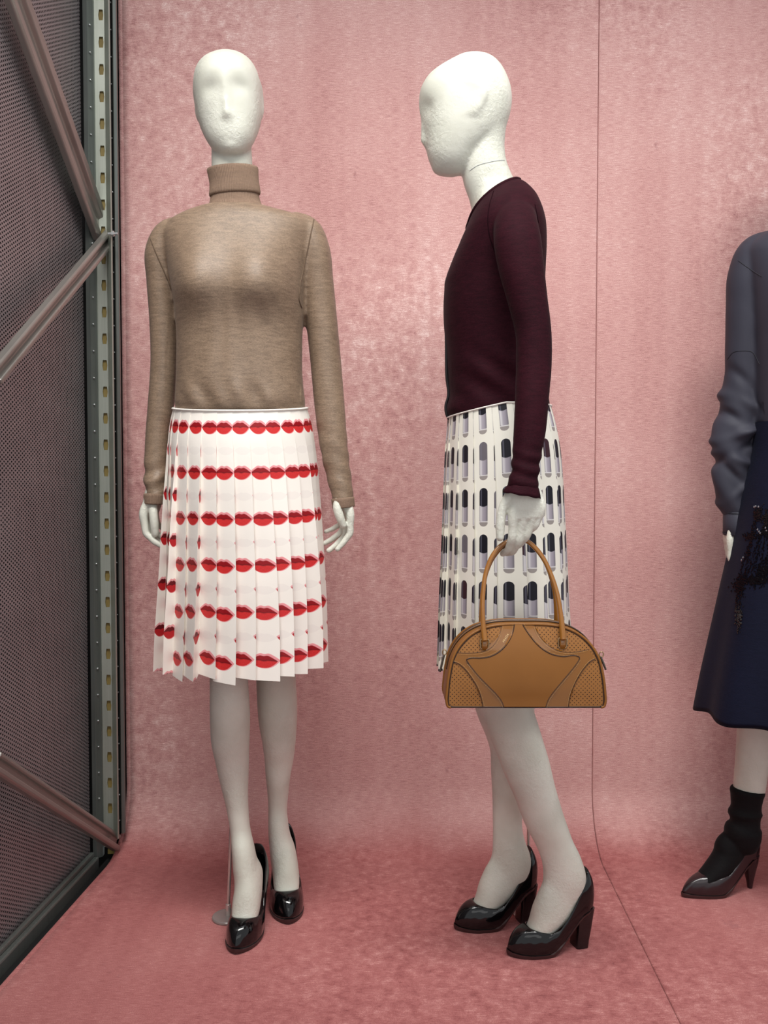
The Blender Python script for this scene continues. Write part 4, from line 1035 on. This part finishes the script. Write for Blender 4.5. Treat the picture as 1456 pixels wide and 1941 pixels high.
strands = [((1436, 962), (1428, 1000), (1418, 1060)), ((1440, 965), (1424, 1040), (1408, 1110)), ((1430, 1010), (1412, 1060), (1398, 1105)), ((1446, 1000), (1434, 1060), (1424, 1100)), ((1442, 1010), (1420, 1080), (1404, 1120)),
           ((1454, 990), (1444, 1060), (1432, 1110)), ((1470, 960), (1458, 1040), (1448, 1110)), ((1490, 990), (1478, 1060), (1466, 1130)), ((1414, 1080), (1404, 1140), (1400, 1200)), ((1408, 1090), (1399, 1130), (1396, 1165)), ((1510, 980), (1500, 1060), (1490, 1120))]
for st in strands:
    A = dense(np.array([(p[0], p[1], 0) for p in st], float), 46)
    for p in A:
        for _ in range(2):
            h_, n_ = on_skirt(p[0]+rb.gauss(0, 1.6), p[1]+rb.gauss(0, 1.2))
            if h_: add_bead(bead, h_, n_, rb.uniform(.0012, .0022))
for cx_, cy_, rx_, ry_, nn in [(1438, 975, 9, 13, 110), (1424, 1016, 12, 6, 110), (1454, 985, 10, 18, 140), (1430, 1100, 26, 9, 260), (1404, 1112, 14, 12, 150), (1450, 1080, 20, 16, 240), (1480, 1010, 24, 22, 260), (1402, 1170, 7, 22, 90), (1452, 1010, 10, 5, 60)]:
    for _ in range(nn):
        h_, n_ = on_skirt(cx_+rb.gauss(0, .5)*rx_, cy_+rb.gauss(0, .5)*ry_)
        if h_: add_bead(bead, h_, n_, rb.uniform(.0014, .0026))
o = obj('bead_embroidery', bead, M_BEAD, sk3, smooth=False); o['kind'] = 'stuff'
for cx_, cy_ in [(1431, 961), (1434, 960), (1439, 961), (1437, 1004), (1440, 1008), (1442, 1011), (1452, 1001), (1454, 1006), (1410, 1057), (1407, 1062)]:
    h_, n_ = on_skirt(cx_, cy_)
    if h_: add_bead(sil, h_, n_, .0026)
o = obj('silver_beads', sil, M_SILVERBEAD, sk3, smooth=False); o['kind'] = 'stuff'
# body, socks, shoes
body = MB()
loft(body, [xform(r, Matrix.Translation((0.0, 0.02, L3(1530, 340)[2])) @ Matrix.Rotation(math.radians(-35), 4, 'Z')).tolist() for r in head_rings()[0]])
tube(body, [(0, 0.02, L3(0, 450)[2], .055), (0, 0.02, L3(0, 400)[2], .048), (0, 0.02, L3(0, 310)[2], .045)], n=16, m=28)
loft(body, torso_rings([(L3(1530, p)[2], 0.0, w_, -d, d*.95) for p, w_, d in [(1080, .11, .10), (980, .115, .105), (900, .105, .10), (820, .10, .09), (700, .10, .09), (560, .11, .10), (480, .11, .09), (440, .07, .06)]], 50))
t3, h3 = Fl(1292, 1701), Fl(1432, 1681); an3 = shoe_ang(t3, h3)
Y3l = 2.315
LEG3 = [(1100, 1420, 1500, Y3l), (1250, 1402, 1480, Y3l), (1340, 1398, 1466, Y3l), (1407, 1397, 1460, Y3l), (1450, 1394, 1456, Y3l), (1495, 1391, 1450, Y3l), (1540, 1392, 1439, Y3l), (1560, 1393, 1434, Y3l)]
l3 = [(*((L3(a_, p_, Y_)+L3(b_, p_, Y_))/2), (L3(b_, p_, Y_)-L3(a_, p_, Y_))[0]/2, (L3(b_, p_, Y_)-L3(a_, p_, Y_))[0]/2*.9) for p_, a_, b_, Y_ in LEG3]
off3 = np.array((0.30, 0.02, 0))
for o_ in (np.zeros(3), off3):
    tube(body, [(q[0]+o_[0], q[1]+o_[1], q[2], q[3], q[4]) for q in l3], n=50, m=26, side=(1, 0, 0))
bme = remesh(body, 0.0045, 5, 0.5); full = MB(); me_to_mb(full, bme)
w3 = L3(1388, 964, 2.352)
hm = remesh(hand_mb(False, w3, [(10, 34, 50), (12, 40, 56), (14, 44, 60), (16, 48, 64)], fore=L3(1389, 900, 2.35), ry=math.radians(6), rz=math.radians(-10)), 0.0018, 3); me_to_mb(full, hm)
hm = remesh(hand_mb(True, np.array((-w3[0], w3[1], w3[2])), [(10, 34, 50), (12, 40, 56), (14, 44, 60), (16, 48, 64)], fore=L3(1389, 900, 2.35)*np.array((-1, 1, 1)), rz=math.radians(10)), 0.0024, 3); me_to_mb(full, hm)
obj('body', full, M_WAX, man3)
for o_ in (np.zeros(3), off3):
    m = MB()
    rows = [(*((L3(a_, p_, Y3l)+L3(b_, p_, Y3l))/2+o_), (L3(b_, p_, Y3l)-L3(a_, p_, Y3l))[0]/2, (L3(b_, p_, Y3l)-L3(a_, p_, Y3l))[0]/2*.93) for p_, a_, b_ in
            [(1494, 1387.5, 1448), (1496, 1386, 1449), (1510, 1386, 1446), (1535, 1384.5, 1443), (1541, 1381, 1445), (1547, 1384, 1442), (1566, 1381, 1441), (1574, 1374, 1443), (1582, 1376, 1443), (1600, 1382, 1440), (1614, 1392, 1434)]]
    tube(m, rows, n=90, m=36, side=(1, 0, 0), cap=0)
    hw_ = [(.160, .118, .030, .036), (.142, .108, .033, .044), (.125, .084, .0340, .035), (.092, .055, .0330, .025), (.060, .036, .027, .016)]
    ca, sa = math.cos(an3), math.sin(an3); tb = t3-B3+o_
    tube(m, [(tb[0]-sa*d, tb[1]+ca*d, z_, ww, hh) for d, z_, ww, hh in hw_], n=30, m=24, side=(ca, sa, 0), cap=.8)
    sm = remesh(m, 0.003, 4); obj('sock', sm, M_SOCK, man3)['label'] = 'black ankle sock'
    sh = build_shoe(man3, tb, an3, (M_PLUM, M_SOLE, M_PLUM), 'cone', L=.215, W=.036, pointed=True, throat=.066); sh['label'] = 'dark plum leather pump with cone heel'

# ================================================================== HANDBAG
def leather(name, a_, b_, **k):
    g = G(name); c = g.coord('Object'); n = g.noise(c, 14.0, 3, 0.5); t = g.voronoi(c, 900.0)
    g.set(color=g.mix(n, lin(*a_), lin(*b_)), **k); g.bump(t, 0.05, 0.0005); return g.mat
M_TAN = leather('tan_leather', (126, 80, 32), (140, 91, 39), rough=0.36, spec=0.3)
M_TANP = leather('tan_patent', (124, 75, 8), (136, 84, 12), rough=0.10, spec=0.4, coat=0.6, coat_rough=0.05)
M_TANH = leather('tan_handle', (136, 86, 28), (150, 97, 34), rough=0.16, spec=0.5, coat=0.5, coat_rough=0.1)
M_EDGE = plain('dark_edge_paint', (36, 16, 10), rough=0.5)
M_STITCH = plain('pale_stitch', (214, 178, 122), rough=0.7)
M_METAL = steel('ring_metal', (168, 140, 104), 0.2, axis='o')
M_ZIP = steel('zip_pull_metal', (90, 84, 78), 0.25, axis='o')
M_DEBOSS = plain('debossed_lettering', (226, 190, 132), rough=0.4)
def perf_leather():
    g = G('perforated_tan_leather'); c = g.coord('Object'); x, y, z = g.xyz(c)
    p = 0.0056
    u = ((x+z)/p*0.7071).fract()-0.5; v = ((x-z)/p*0.7071).fract()-0.5
    d = (u*u+v*v).sqrt(); hole = d.ss(0.19, 0.13)
    hole2 = 1.0-d.ss(0.14, 0.20)
    n = g.noise(c, 14.0, 3, 0.5)
    g.set(color=g.mix(hole2, g.mix(n, lin(138, 90, 42), lin(154, 104, 54)), lin(44, 22, 12)), rough=0.36, spec=0.3)
    g.bump(1.0-hole2, 0.5, 0.0015); return g.mat
M_PERFL = perf_leather()
YBF = 1.770                                       # front face of the bag
b0 = P(820+737/4.16, 1140+832/4.16, YBF); BAGD = 0.100
BB = np.array((b0[0], YBF+BAGD/2, b0[2]))
bag = empty('handbag', BB, 'tan leather bowling handbag with perforated panels hanging from the mannequin hand', 'handbag')
U = YBF/(1800*0.991)/4.16                          # metres per zoomed pixel at the front face
def bx(zx): return (zx-737)*U
def bz(zy): return (832-zy)*U
OUT = [(-.02, 640), (120, 640), (215, 634), (300, 618), (395, 582), (470, 530), (530, 462), (575, 375), (602, 260), (618, 130), (620, 30), (612, 6), (595, 0)]
def outline(scale=1.0, n=110):
    h_ = dense(np.array([(x_, z_, 0) for x_, z_ in OUT], float), n)[:, :2]*U
    pts = np.r_[h_[::-1], (h_*np.array((-1, 1)))[1:]]; return pts         # right bottom -> top -> left bottom
OL = outline()
HTOP = OL[:, 1].max()
def fy(x_, z_):                                    # local y of the front face: gently pillowed, leaning back towards the top
    e = max(0.0, 1-(x_/(0.158))**2)*max(0.0, min(1.0, z_/0.03))
    return -BAGD/2-0.007*e*math.sin(math.pi*min(1, max(0, z_/HTOP)))+0.020*(max(z_, 0)/HTOP)**2
def half_depth(z_): return BAGD/2-0.020*(max(z_, 0)/HTOP)**2
# shell (gusset): band following the outline
m = MB(); prof = np.linspace(-1, 1, 13); rings = []
cz = 0.05
for k in prof:
    r_ = []
    for x_, z_ in OL:
        hd_ = half_depth(z_); bul = 1+0.022*(1-k*k)
        zz = cz+(z_-cz)*(bul if z_ > cz else 1.0); r_.append((x_*bul, k*hd_, zz))
    rings.append(r_)
loft(m, rings, caps=False, closed=True); obj('gusset', m, M_TAN, bag)
def fill(poly, thick, off, mat, name, par, cell=0.012, back=False):
    b = bmesh.new(); vs = [b.verts.new((x_, 0, z_)) for x_, z_ in poly]; b.faces.new(vs)
    bmesh.ops.triangulate(b, faces=b.faces[:])
    for ax, rng in ((0, np.arange(-.16, .16, cell)), (2, np.arange(0.0, .165, cell))):
        for c in rng:
            co = [0, 0, 0]; co[ax] = c; no = [0, 0, 0]; no[ax] = 1
            bmesh.ops.bisect_plane(b, geom=b.verts[:]+b.edges[:]+b.faces[:], plane_co=co, plane_no=no)
    for v in b.verts:
        yy = fy(v.co.x, v.co.z)-off; v.co.y = -yy if back else yy
    me = bpy.data.meshes.new(name); b.to_mesh(me); b.free()
    fix_normals(me)
    # make the face look outwards
    s_ = sum(p.normal.y*p.area for p in me.polygons)
    if (s_ > 0) != back: me.flip_normals()
    o = obj(name, me, mat, par)
    if thick:
        md = o.modifiers.new('thickness', 'SOLIDIFY'); md.thickness = thick; md.offset = -1
        es = o.modifiers.new('crisp', 'EDGE_SPLIT'); es.split_angle = math.radians(40)
    return o
poly = [tuple(p) for p in OL]
fill(poly, 0.002, 0.0, M_PERFL, 'front_panel', bag)['label'] = 'perforated tan leather front'
fill(poly, 0.002, 0.0, M_TAN, 'back_panel', bag, back=True)
def smooth_poly(segs, n=14):                       # segs: list of open polylines; each is splined, corners stay
    out = []
    for s_ in segs:
        q_ = dense(np.array([(bx(a_), bz(b_), 0) for a_, b_ in s_], float), n)[:, :2] if len(s_) > 2 else np.array([(bx(a_), bz(b_)) for a_, b_ in s_])
        out += [tuple(p) for p in q_[:-1]]
    return out
LU = [(552, 200), (536, 255), (508, 312), (468, 360), (420, 388), (350, 404), (280, 408), (200, 407)]
LS = [(200, 407), (160, 474)]
LD = [(160, 474), (205, 490), (255, 532), (302, 592), (342, 655), (372, 725), (390, 790), (398, 828)]
BT = [(398, 828), (1070, 828)]
RD = [(1070, 828), (1080, 755), (1108, 668), (1150, 585), (1200, 515), (1242, 473), (1283, 452)]
RS = [(1283, 452), (1232, 380)]
RU = [(1232, 380), (1150, 396), (1040, 398), (962, 376), (900, 336), (852, 282), (828, 240), (816, 202)]
TP = [(816, 202), (740, 192), (650, 192), (552, 200)]
o = fill(smooth_poly([LU, LS, LD, BT, RD, RS, RU, TP]), 0.0012, 0.0014, M_TANP, 'patent_overlay', bag); o['label'] = 'glossy patent leather overlay'
C1 = [(652, 192), (640, 240), (615, 295), (575, 350), (520, 398), (455, 430), (380, 443), (290, 447)]
C2 = [(290, 447), (268, 456), (285, 488)]
C3 = [(285, 488), (360, 580), (440, 662), (505, 730), (545, 785), (563, 828)]
C4 = [(563, 828), (890, 828)]
C5 = [(890, 828), (905, 780), (945, 712), (1005, 636), (1072, 558), (1128, 490), (1152, 456)]
C6 = [(1152, 456), (1156, 438), (1135, 428)]
C7 = [(1135, 428), (1020, 430), (940, 414), (880, 384), (822, 336), (772, 276), (738, 226), (718, 192)]
C8 = [(718, 192), (652, 192)]
o = fill(smooth_poly([C1, C2, C3, C4, C5, C6, C7, C8]), 0.0016, 0.0030, M_TAN, 'centre_panel', bag); o['label'] = 'smooth matt tan star-shaped centre panel'
def line_on_front(name, segs, r, off, mat, par=bag, dash=None):
    out = []
    for s_ in segs:
        A = dense(np.array([(bx(a_), bz(b_), 0) for a_, b_ in s_], float), 60)
        out.append([(p[0], fy(p[0], p[1])-off, p[1], r) for p in A])
    m = MB()
    for L_ in out:
        if dash is None: tube(m, L_, m=6, side=(0, 1, 0), smooth=False)
        else:
            A = dense(np.array(L_), 400); step = np.linalg.norm(A[1, :3]-A[0, :3]); on = max(2, int(dash/step))
            for i in range(0, 400-on, 2*on): tube(m, A[i:i+on], m=5, side=(0, 1, 0), cap=.5, smooth=False)
    return obj(name, m, mat, par)
for c_ in (C1+C2[1:], C6[:-1]+C7): line_on_front('centre_piping', [c_], 0.00085, 0.0034, M_EDGE)
for c_ in (C3, C5): line_on_front('centre_edge', [c_], 0.0004, 0.0032, M_EDGE)
for c_ in (LD, RD): line_on_front('overlay_edge', [c_], 0.0005, 0.0018, M_EDGE)
for c_ in (LU, RU): line_on_front('overlay_edge', [c_], 0.0003, 0.0016, M_EDGE)
def shift(s_, dx, dy): return [(a_+dx, b_+dy) for a_, b_ in s_]
line_on_front('overlay_stitching', [shift(LU, 9, 8), shift(RU, -9, 8), shift(C3, -10, 6), shift(C5, 10, 6), shift(C1, -9, -8), shift(C7, 9, -8), shift(LD, 8, -6), shift(RD, -8, -6)], 0.00028, 0.0030, M_STITCH, dash=0.0011)
# edge piping, front and back
for sg, nm in ((1, 'front_piping'), (-1, 'back_piping')):
    m = MB(); tube(m, [(x_*1.006, sg*(fy(x_, z_)-0.0005), z_*1.004-0.0003, .0026) for x_, z_ in OL], m=8, side=(0, 1, 0), smooth=False); obj(nm, m, M_TAN, bag)
    m = MB(); tube(m, [(x_*.984, sg*(fy(x_*.98, z_)-0.0012), cz+(z_-cz)*.984 if z_ > cz else max(z_, .0015), .0010) for x_, z_ in OL], m=6, side=(0, 1, 0), smooth=False); obj(nm+'_edge', m, M_EDGE, bag)
m = MB(); tube(m, [(OL[-1][0], fy(OL[-1][0], 0)-.0008, 0.0, .0014), (0, fy(0, 0)-.0008, -.0005, .0014), (OL[0][0], fy(OL[0][0], 0)-.0008, 0.0, .0014)], n=20, m=6, side=(0, 1, 0)); obj('base_edge', m, M_EDGE, bag)
# zip along the top
top = [p for p in OL if p[1] > 0.062]
m = MB(); tube(m, [(x_*1.024, 0.0, cz+(z_-cz)*1.024+.0006, .0055, .0012) for x_, z_ in top], m=10, side=(0, 1, 0), smooth=False); zp = obj('zip_tape', m, M_TAN, bag)
for yo in (-0.0085, 0.0085):
    m = MB(); tube(m, [(x_*1.0225, yo, cz+(z_-cz)*1.0225+.0012, .0011) for x_, z_ in top], m=6, side=(0, 1, 0), smooth=False); obj('zip_edge', m, M_EDGE, bag)
m = MB(); tube(m, [(x_*1.026, 0.0, cz+(z_-cz)*1.026+.0008, .0016) for x_, z_ in top], m=6, side=(0, 1, 0), smooth=False); obj('zip_teeth', m, M_ZIP, bag)
# zip pulls hanging at both ends
for px0, pz0, dx_, ln in ((-0.1515, 0.088, -0.0075, 0.030), (0.1515, 0.084, 0.0085, 0.022)):
    m = MB(); tube(m, [(px0, 0, pz0, .0035, .0022), (px0+dx_*.5, -.002, pz0-ln*.5, .0042, .0022), (px0+dx_, -.004, pz0-ln, .0036, .0018)], n=14, m=10, side=(0, 1, 0)); pl = obj('zip_pull', m, M_ZIP, bag)
    m = MB(); tube(m, [(px0+.004*math.cos(t)+.001, 0.0, pz0+.006+.005*math.sin(t), .0012) for t in np.linspace(0, 2*math.pi, 20, endpoint=False)], m=6, side=(0, 1, 0), closed=True, smooth=False); obj('ring', m, M_METAL, pl)
# handles
HND = [(916, 1209, 5.6), (914.5, 1192, 5.4), (914, 1172, 4.6), (916, 1125, 4.5), (923, 1086, 4.5), (937, 1055, 4.5), (954, 1036, 4.5), (972, 1027, 4.5), (990, 1024, 4.5), (1004, 1028, 4.5), (1018, 1040, 4.5), (1035, 1063, 4.5), (1047, 1091, 4.5), (1056, 1123, 4.5), (1060.5, 1158, 4.7), (1062, 1190, 5.6), (1062, 1207, 5.8)]
def handle_pts(front):
    out = []
    for px, py, r in HND:
        t = (1209-py)/185.0; Yh = (YBF-0.001)+0.066*min(1, max(0, t))**0.9 if front else (YBF+BAGD+0.001)-0.029*min(1, max(0, t))**0.9
        q_ = P(px, py, YBF+0.03)-BB; out.append((q_[0]+(0 if front else 0.005), Yh-BB[1], q_[2]-(0 if front else .003), r/1020))
    return out
for fr in (True, False):
    hp = handle_pts(fr); m = MB(); tube(m, hp, n=120, m=16, side=(0, 1, 0), cap=.3); hd_ = obj('handle', m, M_TANH, bag)
    for end in (0, -1):
        e = hp[end]; sg = -1 if fr else 1; ysurf = fy(e[0], e[2]) if fr else -fy(e[0], e[2])
        zc = e[2]-0.006
        m = MB(); c = [(-.0085, .0075), (.0085, .0075), (.0075, -.0105), (-.0075, -.0105)]
        ring_ = []
        for i in range(4):
            a_, b_ = np.array(c[i]), np.array(c[(i+1) % 4]); ring_ += [a_+(b_-a_)*t for t in (0.12, .5, .88)]
        tube(m, [(e[0]+p[0], ysurf+sg*.006, zc+p[1], .0013) for p in ring_], m=8, side=(0, 1, 0), closed=True, smooth=False); obj('ring', m, M_METAL, hd_)
        m = MB(); tube(m, [(e[0], ysurf+sg*.0035, zc+.010, .0056, .003), (e[0], ysurf+sg*.008, zc-.005, .0056, .003), (e[0], ysurf+sg*.003, zc-.013, .0060, .002)], n=14, m=12, side=(1, 0, 0), p=3); obj('tab', m, M_TANH, hd_)
# debossed maker's lettering on the patent band
def lettering(txt, zx, zy, size, ang):
    cu = bpy.data.curves.new('lettering', 'FONT'); cu.body = txt; cu.size = size; cu.align_x = 'CENTER'; cu.align_y = 'CENTER'; cu.extrude = 0.0002; cu.space_character = 1.15
    t = bpy.data.objects.new('tmp', cu); COL.objects.link(t)
    me = bpy.data.meshes.new_from_object(t.evaluated_get(bpy.context.evaluated_depsgraph_get())); bpy.data.objects.remove(t)
    A = co_get(me); ca, sa = math.cos(ang), math.sin(ang)
    X, Z = A[:, 0]*ca-A[:, 1]*sa+bx(zx), A[:, 0]*sa+A[:, 1]*ca+bz(zy)
    Yv = np.array([fy(x_, z_) for x_, z_ in zip(X, Z)])-0.0017-A[:, 2]
    co_set(me, np.c_[X, Yv, Z]); return obj('lettering', me, M_DEBOSS, bag, smooth=False)
lettering('PRADA', 580, 292, 0.0052, math.radians(57))
lettering('MILANO', 606, 296, 0.0026, math.radians(58))
